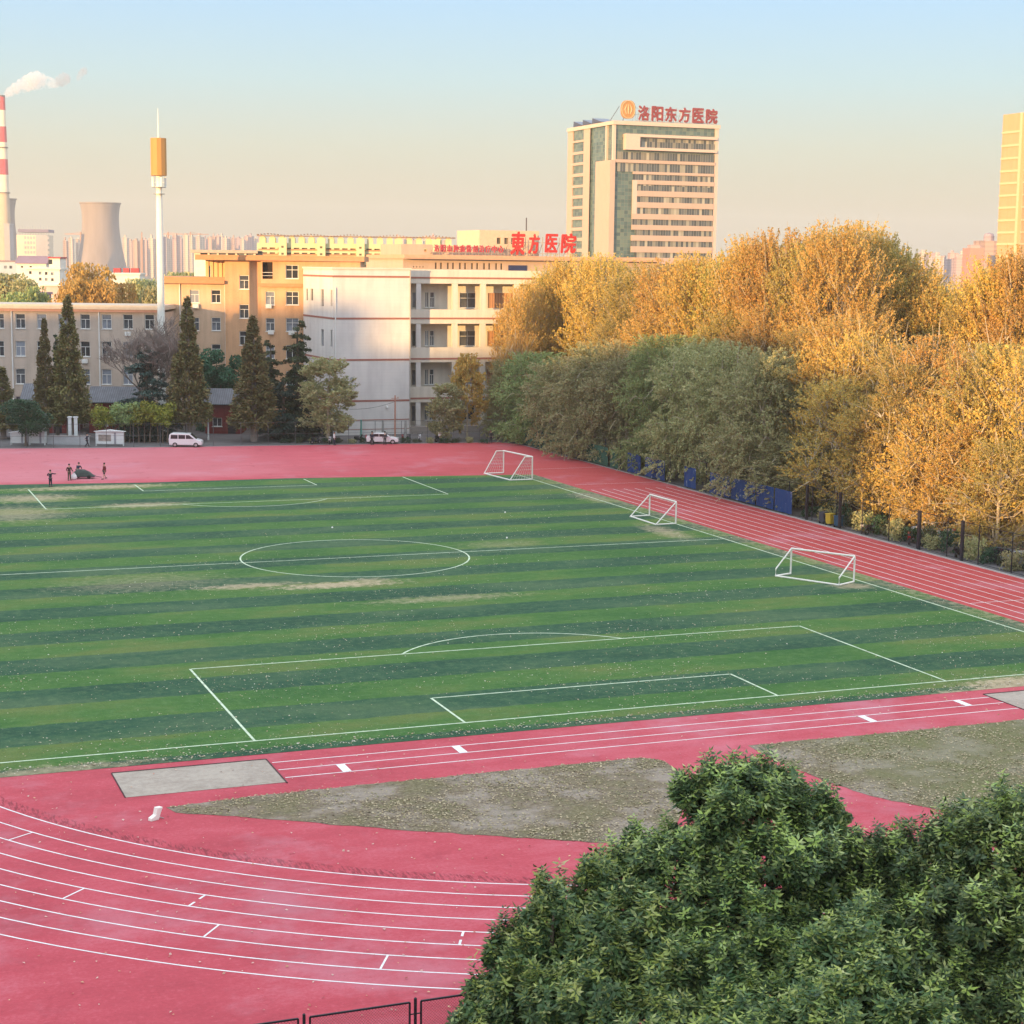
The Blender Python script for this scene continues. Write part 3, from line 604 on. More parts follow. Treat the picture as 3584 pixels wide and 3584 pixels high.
cottage(300, 470, 1355, 1402, 240, 'low house with grey tiled roof behind the blue-green cedar')
cottage(712, 842, 1362, 1409, 241, 'low house with bright red wall and grey roof between the conical trees')

# ---------------- further back
def simple_windows(H, u0, u1, zs, w, h, step, off=.5):
    x = u0+off
    while x+w < u1:
        for z in zs: H.append((x, x+w, z, z+h))
        x += step
# white flat-roofed building glimpsed behind the brown one
F = Frame(679, 300, -.3); x1 = F.u(905); zt_ = F.uz(700, 868)[1]; r = empty('office_building', F.o, 0+F.a, 'white flat-roofed building showing above the brown roof, left of the yellow flats', 'building')
H = []; zz0 = F.uz(700, 893)[1]; k_ = 0
for px in range(705, 900, 32): H.append((F.u(px), F.u(px+25), zz0, zz0+.75))
mb = MB(); mb.facade(0, x1, 0, zt_-.8, H, 0, .3); mb.face([(0, 0, 0), (0, 0, zt_-.8), (0, 10, zt_-.8), (0, 10, 0)]); mb.build('wall', plain('white_render', (.70, .67, .60), .8), r)
mb = MB(); mb.box(-.5, x1, -.5, 10, zt_-.798, zt_-.3); mb.build('roof', plain('pinkish_roof_edge', (.45, .36, .30), .8), r)
for (a, b, c_, d) in H: m_ = MB(); m_.face([(a, .25, c_), (b, .25, c_), (b, .25, d), (a, .25, d)]); m_.build('window', glass, r)
# yellow-green flats
F = Frame(900, 400, -.3); x1 = F.u(1592); r = empty('apartment_building', F.o, F.a, 'pale yellow flats with gabled roof frames and small square windows behind the white school', 'building')
Z = lambda y: F.uz(1100, y)[1]
yel = plain('pale_yellow_render', (.58, .54, .33), .85, var=.08); zt_ = Z(852)
H = []
for px in range(918, 1590, 28):
    for ya in (868, 885, 903, 921): H.append((F.u(px), F.u(px+19), Z(ya+9), Z(ya)))
mb = MB(); mb.facade(0, x1, 0, zt_, H, 0, .6); mb.face([(0, 0, 0), (0, 0, zt_), (0, 10, zt_), (0, 10, 0)]); mb.build('wall', yel, r)
dkg = plain('dark_window_brown', (.14, .12, .09), .7, var=.5, sc=.8)  # one dark brown for the window rows and small windows
for ya in (868, 885, 903, 921):
    m_ = MB(); m_.face([(.2, .55, Z(ya+9)), (x1-.1, .55, Z(ya+9)), (x1-.1, .55, Z(ya)), (.2, .55, Z(ya))]); m_.build('window_row', dkg, r)
    m_ = MB(); m_.box(.3, x1, -.08, -.002, Z(ya+9)-.02, Z(ya+9)+.28); m_.build('balcony_rail', plain('rust_rail', (.45, .22, .12), .8) if ya == 868 else bpy.data.materials['rust_rail'], r)
rp = plain('pergola_brown', (.30, .20, .16), .8)
for i, px in enumerate(range(910, 1590, 34)):
    x = F.u(px); m_ = MB(); w_ = F.u(px+22)-x; zb0 = zt_; m_.prism([(x, zb0), (x+w_, zb0), (x+w_, zb0+1.1), (x+w_/2, zb0+1.9), (x, zb0+1.1)], .0, 3.); m_.build('dormer', yel, r)
m_ = MB()
for i in range(60): x = x1*i/60; m_.box(x, x+.2, -.6, 4, zt_+1.75+.2*math.sin(i*.5), zt_+1.95+.2*math.sin(i*.5))
m_.box(0, x1, -.3, -.1, zt_+1.5, zt_+1.72); m_.box(0, x1, 3.5, 3.7, zt_+1.5, zt_+1.72); m_.build('pergola', rp, r)
for px in (978, 1112, 1248, 1380, 1510):
    x = F.u(px); w_ = F.u(px+28)-x; m_ = MB(); hh = [(x+w_*.35, x+w_*.65, Z(y_+7), Z(y_)) for y_ in (862, 886, 911)]
    m_.facade(x, x+w_, 0, zt_+1.2, hh, -1.2, .3); m_.face([(x, -1.2, 0), (x, -1.2, zt_+1.2), (x, 0, zt_+1.2), (x, 0, 0)]); m_.face([(x+w_, -1.2, 0), (x+w_, 0, 0), (x+w_, 0, zt_+1.2), (x+w_, -1.2, zt_+1.2)]); m_.face([(x, -1.2, zt_+1.2), (x+w_, -1.2, zt_+1.2), (x+w_, 0, zt_+1.2), (x, 0, zt_+1.2)]); pj = m_.build('stair_tower', yel, r)
    for q in hh: m_ = MB(); m_.face([(q[0], -1., q[2]), (q[1], -1., q[2]), (q[1], -1., q[3]), (q[0], -1., q[3])]); m_.build('window', dkg, pj)
# hospital podium, beige, with the long eaves and roof lettering
F = Frame(1411, 320, 0.05); x1 = F.u(2300); r = empty('hospital_annex', F.o, F.a, 'long beige hospital annexe with projecting eaves behind the white school', 'building')
Z = lambda y, px=1600: F.uz(px, y)[1]
bei = wallmat('beige_render', (.54, .40, .31), .06)
H = []
for i in range(6):
    for d in (0, 18): px = 1521+i*42+d; H.append((F.u(px), F.u(px+7), Z(942), Z(920)))
for i in range(4): H.append((F.u(1445+i*11), F.u(1449+i*11), Z(938), Z(933)))
mb = MB(); mb.facade(0, x1, 0, Z(908), H, 0, .3); mb.face([(0, 0, 0), (0, 0, Z(908)), (0, 20, Z(908)), (0, 20, 0)]); mb.build('wall', bei, r)
for (a, b, c_, d) in H: m_ = MB(); m_.face([(a, .25, c_), (b, .25, c_), (b, .25, d), (a, .25, d)]); m_.build('window', dkg, r)
mb = MB(); mb.box(-.3, x1, -1.4, 20, Z(908), Z(901)); mb.box(0, x1, -.5, 20, Z(901)+.003, Z(893)); mb.build('eaves', plain('orange_eaves', (.58, .34, .22), .8), r)
mb = MB(); xa, xb = 0., F.u(1518); mb.facade(xa, xb, Z(893), Z(857), [(F.u(1490), F.u(1500), Z(893)+.5, Z(872)), ], 1., .3); mb.face([(xa, 1, Z(893)), (xa, 1, Z(857)), (xa, 12, Z(857)), (xa, 12, Z(893))]); mb.face([(xa, 1, Z(857)), (xb, 1, Z(857)), (xb, 12, Z(857)), (xa, 12, Z(857))]); mb.build('upper_storey', bei, r)
xa, xb = F.u(1518), F.u(1712); mb = MB(); mb.facade(xa, xb, Z(893), Z(882), [], 2.5, .3); mb.face([(xa, 2.5, Z(882)), (xb, 2.5, Z(882)), (xb, 12, Z(882)), (xa, 12, Z(882))]); mb.build('upper_storey', bei, r)
xa, xb = F.u(1697), F.u(1905); H = [(F.u(px), F.u(px+14), Z(854, 1800), Z(832, 1800)) for px in (1758, 1784, 1808)]
mb = MB(); mb.facade(xa, xb, Z(893), Z(806, 1800), H, 3., .3); mb.face([(xa, 3, Z(893)), (xa, 3, Z(806, 1800)), (xa, 14, Z(806, 1800)), (xa, 14, Z(893))]); mb.build('roof_tower', plain('sunny_cream_render', (.60, .47, .34), .85), r)
for (a, b, c_, d) in H: m_ = MB(); m_.face([(a, 3.25, c_), (b, 3.25, c_), (b, 3.25, d), (a, 3.25, d)]); m_.build('window', dkg, r)
m_ = MB(); x = F.u(1837, 5); m_.tube([(x, 5, Z(806, 1800)), (x, 5, Z(758, 1800))], .12, 6); m_.build('antenna', plain('dark_mast', (.08, .06, .06), .6), r)
m_ = MB(); xa, xb = F.u(1776), F.u(1840); m_.box(xa, xb, -.12, -.003, Z(947), Z(926)); m_.build('blue_panel', plain('dark_blue_panel', (.03, .04, .12), .4), r)
# roof lettering
redsign = NT('red_sign_paint').done((.50, .035, .03), .5)
pinksign = NT('rose_sign_paint').done((.48, .07, .09), .5)
sg = empty('rooftop_sign', F.o, F.a, 'row of eleven small rose-red characters standing on the beige annexe roof', 'sign')
for i, ch in enumerate('洛阳市肿瘤微创治疗中心'):
    pa = 1516+i*22.3; place_char(ch, sg, pinksign, F.u(pa), F.u(pa+17), Z(882), Z(857-.0*i), -.3)
m_ = MB(); xa, xb = F.u(1512), F.u(1762)
for z_ in (Z(884), Z(866)): m_.bar((xa, -.1, z_), (xb, -.1, z_), .1)
for i in range(12): x = xa+(xb-xa)*i/11; m_.bar((x, -.1, Z(893)), (x, -.1, Z(860)), .08); m_.bar((x, -.1, Z(866)), (x, 1.2, Z(893)), .08)
m_.build('sign_frame', plain('sign_frame_grey', (.4, .33, .28), .7), sg)
sg = empty('rooftop_sign', F.o, F.a, 'large bright red characters standing on the annexe roof in front of the cream tower', 'sign')
for ch, pa, pb, ya, yb in (('東', 1778, 1826, 810, 892), ('方', 1840, 1876, 818, 888), ('医', 1898, 1940, 818, 884), ('院', 1953, 2003, 816, 886)):
    place_char(ch, sg, redsign, F.u(pa), F.u(pb), Z(yb, pa), Z(ya, pa), -.6, bold=.028, skew=.06)
m_ = MB(); xa, xb = F.u(1772), F.u(2008)
for z_ in (Z(888, 1900), Z(850, 1900)): m_.bar((xa, -.4, z_), (xb, -.4, z_), .12)
for i in range(9): x = xa+(xb-xa)*i/8; m_.bar((x, -.4, Z(893)), (x, -.4, Z(830, 1900)), .1); m_.bar((x, -.4, Z(850, 1900)), (x, 1.5, Z(893)), .08)
m_.build('sign_frame', bpy.data.materials['sign_frame_grey'], sg)

# ---------------- hospital tower
Hs = Frame(2139, 585, 0.); r = empty('hospital_tower', Hs.o, 0, 'beige and glass hospital tower with ribbon windows rising over the golden trees', 'building')
Zf = lambda y, px=2140: Hs.uz(px, y)[1]
zx = lambda zy: 300+zy*.36232     # zoomed picture row to photo row
X = lambda zxx: Hs.u(1900+zxx*.36232)
XE = X(1645); DL, _ = Hs.vz(1984, 700, 0.)
peach = wallmat('peach_cladding', (.52, .38, .31), .04); peach2 = plain('pale_cladding', (.60, .47, .40), .8, var=.05)
cwl = curtainwall('curtain_wall'); rib = ribbonmat('ribbon_panes', .95)
def row(zy): return Zf(zx(zy))        # rows measured at the nearest corner, lines run level from there
ztop = row(335)
# glass core
mb = MB(); mb.box(.6, XE-1, .6, DL-.6, 0, ztop-.6); mb.build('glass_core', cwl, r)
# left face pieces (x=0 plane)
V = lambda zxx: Hs.vz(1900+zxx*.36232, 700, 0.)[0]
vA, vB, vC, vD = V(280), V(385), V(447), DL
lw_ = [(410, 530), (550, 640), (665, 745), (770, 850), (880, 960), (985, 1060), (1090, 1165), (1190, 1265), (1295, 1370), (1400, 1470), (1500, 1575), (1605, 1675), (1700, 1780)]
H = []
for a, b in lw_:
    z1 = Hs.vz(1900+330*.36232, zx(a), 0.)[1]; z0 = Hs.vz(1900+330*.36232, zx(b), 0.)[1]; H.append((-vA, -vB, z0, z1))
m2 = MB(); m2.facade(-vD, -vC, 0, ztop-.4, H, 0, .5); mb = MB(); i = 0; mb.v = [(y, -x, z) for (x, y, z) in m2.v]; mb.f = m2.f; mb.m = m2.m
mb.face([(0, DL, 0), (0, DL, ztop-.4), (XE, DL, ztop-.4), (XE, DL, 0)]); mb.build('side_wall', peach, r)
for (a, b, c_, d) in H: m_ = MB(); m_.face([(.4, -a, c_), (.4, -b, c_), (.4, -b, d), (.4, -a, d)]); m_.build('window', cwl, r)
# rooftop frame beam
mb = MB(); mb.box(-.3, XE+.4, -.3, 1.2, row(372), ztop); mb.box(-.3, 1.2, 1.2, DL+.3, row(372), ztop); mb.box(1.2, XE+.4, 1.2, DL+.3, ztop-.8, ztop-.3); mb.build('roof_beam', peach2, r)
for zxx in (606, 664):
    v = max(.1, V(zxx)) if zxx < 650 else .1; m_ = MB(); m_.box(-.1, .9, v, v+.9, row(718), row(372)-.01); m_.build('column', peach2, r)
# right edge pier
mb = MB(); mb.box(X(1615), XE, 0, 3, 0, row(372)-.01); mb.build('pier', peach2, r)
# lower slab at the corner
mb = MB(); mb.box(-1.2, .59, -.4, V(535), 0, row(718)); mb.build('corner_slab', peach, r)
# floor bands on the front: (x0, top row, bottom row, depth)
XB = X(1614)
bands = [(740, 470, 500), (665, 712, 742), (840, 830, 855), (840, 912, 952), (840, 1015, 1068), (840, 1125, 1178), (838, 1238, 1290), (838, 1345, 1392), (835, 1445, 1498), (835, 1552, 1610), (835, 1660, 1720)]
def frow(zy): return row(zy-(0))
for (xa, a, b) in bands:
    xx = X(xa); 
    # rows were read at mid facade; convert through the plane there
    pm_ = 1900+(xa+120)*.36232; za = Hs.uz(pm_, zx(a))[1]; zb = Hs.uz(pm_, zx(b))[1]
    m_ = MB(); m_.box(xx, XB, -.15 if xa > 700 else -.3, .58, zb, za); m_.build('floor_band', peach, r)
def rz_(xa, y): return Hs.uz(1900+(xa+120)*.36232, zx(y))[1]
ribs = [(880, 500, 598), (690, 742, 830), (845, 855, 912), (880, 952, 1015), (880, 1068, 1125), (880, 1178, 1238), (838, 1290, 1345), (878, 1392, 1445), (835, 1498, 1552), (875, 1610, 1660)]
for (xa, a, b) in ribs:
    m_ = MB(); z1, z0 = rz_(min(xa, 850), a), rz_(min(xa, 850), b); m_.box(X(xa), XB-.01, .2, .57, z0+.01, z1-.01); m_.build('ribbon_window', rib, r)
m_ = MB(); m_.box(X(690), XB-.01, .25, .57, rz_(740, 712)+.01, rz_(740, 640)); m_.build('ribbon_window', rib, r)
# projecting box near the top
z1, z0 = rz_(760, 468), rz_(760, 622); m_ = MB(); m_.box(X(745), X(880), -1.6, .55, z0, z1); m_.box(X(880), XB, -1.6, .1, z0, z0+.9); m_.box(X(880), XB, -1.6, .1, z1-.9, z1); m_.build('projecting_frame', peach2, r)
# vertical frame left of ribbon windows
m_ = MB(); m_.box(X(838), X(878), -.16, .5, rz_(760, 1238), rz_(760, 912)); m_.build('frame_pier', peach2, r)
# lift-room and solar wedges on the roof
m_ = MB(); m_.box(6, XE-4, 6, 16, ztop-.3, ztop+.6); m_.build('roof_plant', peach, r)
pvm = plain('solar_blue', (.06, .07, .12), .3)
for k_ in range(3):
    v0 = V(330)+(-8)*k_; m_ = MB(); z_ = ztop+.2; m_.prism([(v0+5.5, z_), (v0-2.5, z_+.2), (v0+5.2, z_+1.9)], .5, 6, ax='x'); m_.build('solar_panel', pvm, r)
# roof sign: round emblem and six characters
F = Hs; sg = empty('rooftop_sign', F.o, 0, 'six dark red characters standing along the roof edge of the hospital tower', 'sign')
mar = NT('maroon_sign').done((.24, .045, .05), .5); gl2 = NT('sign_edge_white').done((.75, .7, .68), .5)
for i, ch in enumerate('洛阳东方医院'):
    pa = 1900+(872+i*129)*.36232; zt2 = zx(190+i*6); zb2 = zx(322+i*6)
    u0_, u1_ = F.u(pa), F.u(pa+40); z1 = Hs.uz(pa, zt2, -.3)[1]; z0 = max(ztop+.25, Hs.uz(pa, zb2, -.3)[1])
    place_char(ch, sg, mar, u0_, u1_, ztop+.35, ztop+.35+4.9, -.1, bold=.03); place_char(ch, sg, gl2, u0_+.18, u1_+.18, ztop+.3, ztop+.3+4.9, .35, name='character_edge', bold=.045)
m_ = MB(); xa, xb = F.u(2210), F.u(2490)
for z_ in (.3, 2.4, 4.4): m_.bar((xa, .7, ztop+z_), (xb, .7, ztop+z_), .1)
for i in range(19): x = xa+(xb-xa)*i/18; m_.bar((x, .7, ztop), (x, .7, ztop+5), .08); m_.bar((x, .8, ztop+4.4), (x, 3.2, ztop), .08)
m_.build('sign_frame', bpy.data.materials['sign_frame_grey'], sg)
sg = empty('rooftop_emblem', F.o, 0, 'round bronze emblem standing on the tower roof left of the characters', 'emblem')
xc, zc = F.u(2181), ztop+.3+3.4; bz = plain('bronze', (.55, .28, .10), .45, .3); bz2 = plain('pale_bronze', (.72, .52, .30), .45, .2)
m_ = MB(); pr_ = [(xc+2.65*math.cos(R(a))*(1-.05*math.cos(R(4*a))), zc+3.1*math.sin(R(a))*(1-.05*math.cos(R(4*a)))) for a in range(0, 360, 8)]; m_.prism(pr_, -.4, .3); m_.build('disc', bz, sg)
m_ = MB()
for k_ in range(45):
    a, b = R(k_*8), R(k_*8+8); m_.bar((xc+2.35*math.cos(a), -.45, zc+2.8*math.sin(a)), (xc+2.35*math.cos(b), -.45, zc+2.8*math.sin(b)), .18)
for dx in (-1.1, 0, 1.1): m_.tube([(xc+dx*.6, -.45, zc-1.5), (xc+dx*1.15, -.45, zc), (xc+dx*.5, -.45, zc+1.6)], [.12, .22, .1], 6)
m_.build('raised_mark', bz2, sg)
m_ = MB(); m_.bar((xc-2.8, .6, zc+1), (xc-5.8, 1., ztop), .15); m_.bar((xc, .5, zc+2), (xc, 4, ztop), .15); m_.build('brace', bpy.data.materials['dark_mast'], sg)

# ---------------- sunlit tower at the right edge
Tw = Frame(3567, 415, 0.); r = empty('apartment_tower', Tw.o, 0, 'tall orange-yellow tower cut by the right edge of the view', 'building')
orr = wallmat('orange_tiles', (.52, .35, .20), .05); org = plain('yellow_band', (.62, .48, .30), .8, var=.05)
ztw = Tw.vz(3560, 396, 0.)[1]; dl, _ = Tw.vz(3500, 640, 0.); xr = 26
H = []
mb = MB(); mb.box(0, xr, 0, dl, 0, ztw); mb.build('wall', orr, r)
for zy in (400, 515, 625, 735, 840, 945, 1050, 1160, 1265, 1365, 1470, 1575, 1680):
    z_ = Tw.vz(3540, 300+zy*.4058, 0.)[1]; m_ = MB(); m_.box(-.15, 0, 2.2, dl, z_-.25, z_+.25); m_.box(-.15, xr, -.15, -.0, z_-.2, z_+.2); m_.build('floor_band', org, r)
m_ = MB(); m_.box(-.2, 0, 1.2, 2.1, 0, ztw); m_.build('vertical_band', org, r)
m_ = MB(); m_.box(3.2, xr, 1, dl-4, ztw, ztw+8); m_.build('roof_house', orr, r)
for k_ in range(12):
    z_ = ztw-2.6-3.*k_
    for j in range(3): m_ = MB(); x = 4+j*7; m_.box(x, x+2.4, -.03, 0, z_-.9, z_+.7); m_.build('window', glass, r)

# ---------------- power station
t = NT('cooling_tower_concrete'); p = t.pos(); st = t.noise(t.scl(p, (1, 1, .12)), .08, 4.)
ctm = t.done(t.ramp(st, [(.35, (.26, .22, .215)), (.65, (.34, .29, .28))]), .9)
def cooling(px, D, hw_px, ytop, label):
    g = AT(px, 930, D); s_ = D/CF; rt_ = hw_px*s_; zt_ = AT(px, ytop, D)[2]; prof = []
    for k_ in range(25):
        q = k_/24; z = zt_*q; rr_ = rt_*.90*math.sqrt(1+((q-.80)/.62)**2*.95); rr_ = max(rr_, 0); 
        if q > .8: rr_ = rt_*(.90+.10*((q-.8)/.2)**2)
        prof.append((rr_, z+4*(k_ == 0)))
    r = empty('cooling_tower', (g[0], g[1], 0), 0, label, 'cooling tower', 'cooling towers of the power station')
    m_ = MB(); m_.lathe(prof+[(rt_*.96, zt_-.2), (rt_*.88, zt_-8)], 64); m_.build('shell', ctm, r, smooth=True)
    m_ = MB(); rb = prof[0][0]
    for k_ in range(36): a = 2*math.pi*k_/36; b = a+.12; m_.bar((rb*math.cos(a), rb*math.sin(a), 4.5), ((rb+1)*math.cos(b), (rb+1)*math.sin(b), 0), .7)
    m_.build('support_columns', ctm, r)
    m_ = MB(); m_.lathe([(rt_*1.0, zt_-.6), (rt_*1.03, zt_-.6), (rt_*1.03, zt_+.5), (rt_*.97, zt_+.5)], 64); m_.build('rim', ctm, r); return r
cooling(355, 2000, 70, 712, 'complete cooling tower standing alone right of the red and white chimney')
cooling(-12, 2050, 73, 697, 'cooling tower half hidden behind the chimney at the left edge')
g = AT(22, 930, 1950); zt_ = AT(12, 341, 1950)[2]
r = empty('chimney', (g[0], g[1], 0), 0, 'tall red and white banded chimney giving off smoke', 'chimney')
redp = plain('chimney_red', (.50, .05, .07), .8, var=.1, sc=.1); whp = plain('chimney_white', (.70, .62, .50), .8, var=.08, sc=.1); cnc = plain('chimney_concrete', (.50, .40, .30), .9, var=.1, sc=.1)
rad = lambda z: 7.6-(7.6-3.5)*(z/zt_)**.8; zc_ = lambda y: AT(20, y, 1950)[2]
lev = [(zt_, zc_(347), bpy.data.materials['dark_mast']), (zc_(347), zc_(392), redp), (zc_(392), zc_(448), whp), (zc_(448), zc_(502), redp), (zc_(502), zc_(560), whp), (zc_(560), zc_(614), redp), (zc_(614), zc_(676), whp), (zc_(676), 0, cnc)]
for a, b, mt in lev:
    m_ = MB(); m_.lathe([(rad(b+(a-b)*q/4), b+(a-b)*q/4) for q in range(5)], 24); m_.build('shaft', mt, r, smooth=True)
for z_ in (zc_(676), zc_(520)): m_ = MB(); m_.lathe([(rad(z_), z_-.6), (rad(z_)+1.1, z_-.6), (rad(z_)+1.1, z_+.4), (rad(z_), z_+.4)], 24); m_.build('platform', bpy.data.materials['dark_mast'], r)
def blockb(name, px0, px1, ytop, D, dep, mat, label, cat='building', group=None, a=-.3, extra=None, base=0):
    F = Frame(px0, D, a); x1 = F.u(px1); zt_ = F.uz(px0, ytop)[1]; r = empty(name, F.o, F.a, label, cat, group)
    m_ = MB(); m_.box(0, x1, 0, dep, base, zt_); m_.build('wall', mat, r)
    return F, x1, zt_, r
steel = plain('grey_cladding', (.38, .37, .40), .7, sc=.05); pale = plain('pale_cladding_far', (.66, .56, .44), .8, sc=.05)
F, x1, zt_, r = blockb('boiler_house', 18, 44, 787, 1900, 20, steel, 'grey block against the foot of the chimney'); m_ = MB(); m_.box(-.5, x1+.5, -.5, 20.5, zt_, zt_+1.5); m_.build('roof', steel, r)
F, x1, zt_, r = blockb('turbine_hall', 60, 176, 822, 1850, 30, pale, 'pale industrial building with dark roof deck between chimney and cooling tower')
zr0 = F.uz(60, 812)[1]; zr1 = F.uz(60, 802)[1]; m_ = MB(); m_.box(2, x1+1, -1, 31, zr0, zr1); m_.build('roof_deck', plain('slate_roof', (.20, .17, .26), .7, sc=.05), r)
m_ = MB()
for k_ in range(12): m_.box(3+k_*2.7, 3.5+k_*2.7, 2, 2.5, zt_, zr0); m_.box(3+k_*2.7, 3.3+k_*2.7, 2, 2.3, zr1, zr1+2+(k_ % 3))
m_.build('roof_posts', steel, r)
m_ = MB()
for k_ in range(9):
    for j in range(5): m_.box(8+k_*3, 9.6+k_*3, -.4, 0, zt_-4-j*5, zt_-1.5-j*5)
m_.build('louvres', steel, r)
m_ = MB(); m_.box(x1*.62, x1, -.5, -.01, 0, zt_); m_.build('grey_bay', steel, r)

# smoke from the chimney
t = NT('smoke'); t.t.nodes.remove(t.b); pv = t.n('ShaderNodeVolumePrincipled'); pv.inputs['Color'].default_value = (.98, .95, .95, 1); pv.inputs['Anisotropy'].default_value = .2
n = t.noise(t.pos(), .07, 4., .65); d_ = t.m('MULTIPLY', t.sm(n, .40, .60), .13); t.put(pv.inputs['Density'], d_); t.t.links.new(pv.outputs[0], t.out.inputs['Volume']); smoke1 = t.mat
t = NT('thin_smoke'); t.t.nodes.remove(t.b); pv = t.n('ShaderNodeVolumePrincipled'); pv.inputs['Color'].default_value = (.55, .55, .62, 1)
n = t.noise(t.pos(), .06, 4., .65); d_ = t.m('MULTIPLY', t.sm(n, .40, .60), .09); t.put(pv.inputs['Density'], d_); t.t.links.new(pv.outputs[0], t.out.inputs['Volume']); smoke2 = t.mat
def puffmesh(pts, name, mat):
    """one closed skin round a chain of puffs: a lumpy tube"""
    m_ = MB(); P = []; Q = []
    rs = random.Random(3)
    for (px, py, w_) in pts: P.append(AT(px, py, 1950)); Q.append(w_*1950/CF)
    PP = []; QQ = []
    for i in range(len(P)-1):
        for k_ in range(5): q = k_/5; PP.append(P[i]*(1-q)+P[i+1]*q); QQ.append((Q[i]*(1-q)+Q[i+1]*q)*rs.uniform(.82, 1.15))
    PP.append(P[-1]); QQ.append(.3); QQ[0] = .6*QQ[0]
    m_.tube(PP, QQ, 14); me = m_.mesh(name, mat)
    return me
o = link('smoke', puffmesh([(14, 338, 8), (40, 318, 20), (75, 302, 24), (105, 288, 32), (135, 282, 34), (160, 288, 24), (182, 292, 18), (200, 300, 9), (208, 305, 4)], 'smoke', smoke1)); tag(o, 'white smoke plume drifting right from the chimney top', 'smoke', kind='stuff')
o = link('smoke', puffmesh([(196, 296, 8), (212, 284, 26), (232, 272, 22), (246, 264, 8)], 'smoke', smoke2)); tag(o, 'thin grey shred of smoke beyond the plume', 'smoke', kind='stuff')
o = link('smoke', puffmesh([(268, 282, 5), (280, 268, 14), (292, 250, 15), (304, 234, 6)], 'smoke', smoke2)); tag(o, 'small faint wisp of smoke farthest right of the chimney', 'smoke', kind='stuff')

# ---------------- far skyline: individual high-rise blocks
def towermat(name, c, c2):
    t = NT(name); s = t.sep(t.obj()); u = t.m('ADD', s[0], s[1]); a = t.m('LESS_THAN', t.m('FRACT', t.m('DIVIDE', u, 9.)), .35); b = t.m('LESS_THAN', t.m('FRACT', t.m('DIVIDE', s[2], 3.)), .4)
    k = t.m('ADD', t.m('MULTIPLY', a, .55), t.m('MULTIPLY', b, .25)); return t.done(t.mix(k, c, c2), .8)
tm = [towermat('tower_rose', (.52, .36, .34), (.24, .17, .20)), towermat('tower_sand', (.60, .50, .42), (.30, .24, .24)), towermat('tower_mauve', (.40, .30, .34), (.20, .16, .20)), towermat('tower_brown', (.48, .33, .28), (.26, .18, .17))]
rs = random.Random(11)
def skyline(px0, px1, ybase, D0, D1, group, lab, wmin=13, wmax=24, ys=9):
    px = px0
    while px < px1:
        w = rs.uniform(wmin, wmax); D = rs.uniform(D0, D1); y = ybase+rs.uniform(-ys, ys); mt = rs.choice(tm)
        F, x1, zt_, r = blockb('high_rise', px, px+w, y, D, rs.uniform(12, 20), mt, lab, 'high-rise', group, a=-.37+rs.uniform(-.25, .1))
        m_ = MB(); a = x1*rs.uniform(.2, .4); m_.box(a, a+x1*.35, 3, 8, zt_, zt_+rs.uniform(2.5, 6)); m_.box(0, x1, -.4, 0, zt_-.01, zt_+1); m_.build('roof_house', mt, r)
        px += w+rs.uniform(-3, 6)
skyline(222, 285, 836, 2400, 2700, 'far towers left of the cooling tower', 'hazy high-rise in the far row just left of the lone cooling tower')
skyline(430, 545, 836, 2500, 2900, 'far towers between cooling tower and telecom mast', 'hazy high-rise in the far row between the cooling tower and the telecom mast')
skyline(548, 700, 832, 2300, 2800, 'far towers right of the telecom mast', 'hazy high-rise in the far row between the telecom mast and the white flat roof')
skyline(690, 915, 832, 2500, 2900, 'far towers over the white flat roof', 'hazy high-rise rising behind the white flat-roofed building', 12, 20)
skyline(1380, 1560, 836, 2700, 3000, 'far towers behind the yellow flats', 'hazy high-rise behind the right end of the yellow flats')
skyline(3215, 3420, 898, 1700, 2300, 'far towers right of the tall trees', 'hazy pink high-rise low on the horizon right of the tall golden trees', 16, 30, 14)
F, x1, zt_, r = blockb('high_rise', 3392, 3428, 868, 1100, 14, plain('salmon_tower', (.55, .25, .20), .8, sc=.1), 'salmon-red high-rise left of the orange tower at the right edge', 'high-rise')
m_ = MB(); m_.box(1, x1-1, 2, 8, zt_, zt_+2); m_.build('roof_house', tm[0], r)
F, x1, zt_, r = blockb('high_rise', 3428, 3490, 842, 1150, 14, tm[3], 'brown high-rise with rounded roof house beside the orange tower at the right edge', 'high-rise')
m_ = MB(); m_.lathe([(3.4, zt_), (3.4, zt_+3), (2.8, zt_+4.5), (0.1, zt_+5.2)], 16, c=(x1*.5, 5)); m_.build('roof_house', tm[2], r)
# tower cranes over the skyline
for px, D in ((285, 2500), (498, 2500), (590, 2550), (668, 2500)):
    g = AT(px, 930, D); h_ = AT(px, 812, D)[2]; r = empty('tower_crane', (g[0], g[1], 0), -.4+px*.01, 'thin tower crane above the far high-rises', 'crane', 'tower cranes in the far haze')
    m_ = MB(); m_.bar((0, 0, 0), (0, 0, h_), 1.4); m_.build('mast', bpy.data.materials['rust_rail'], r); m_ = MB(); m_.bar((-9, 0, h_-3), (26, 0, h_-3), 1.); m_.bar((0, 0, h_), (20, 0, h_-3), .3); m_.build('jib', bpy.data.materials['rust_rail'], r)

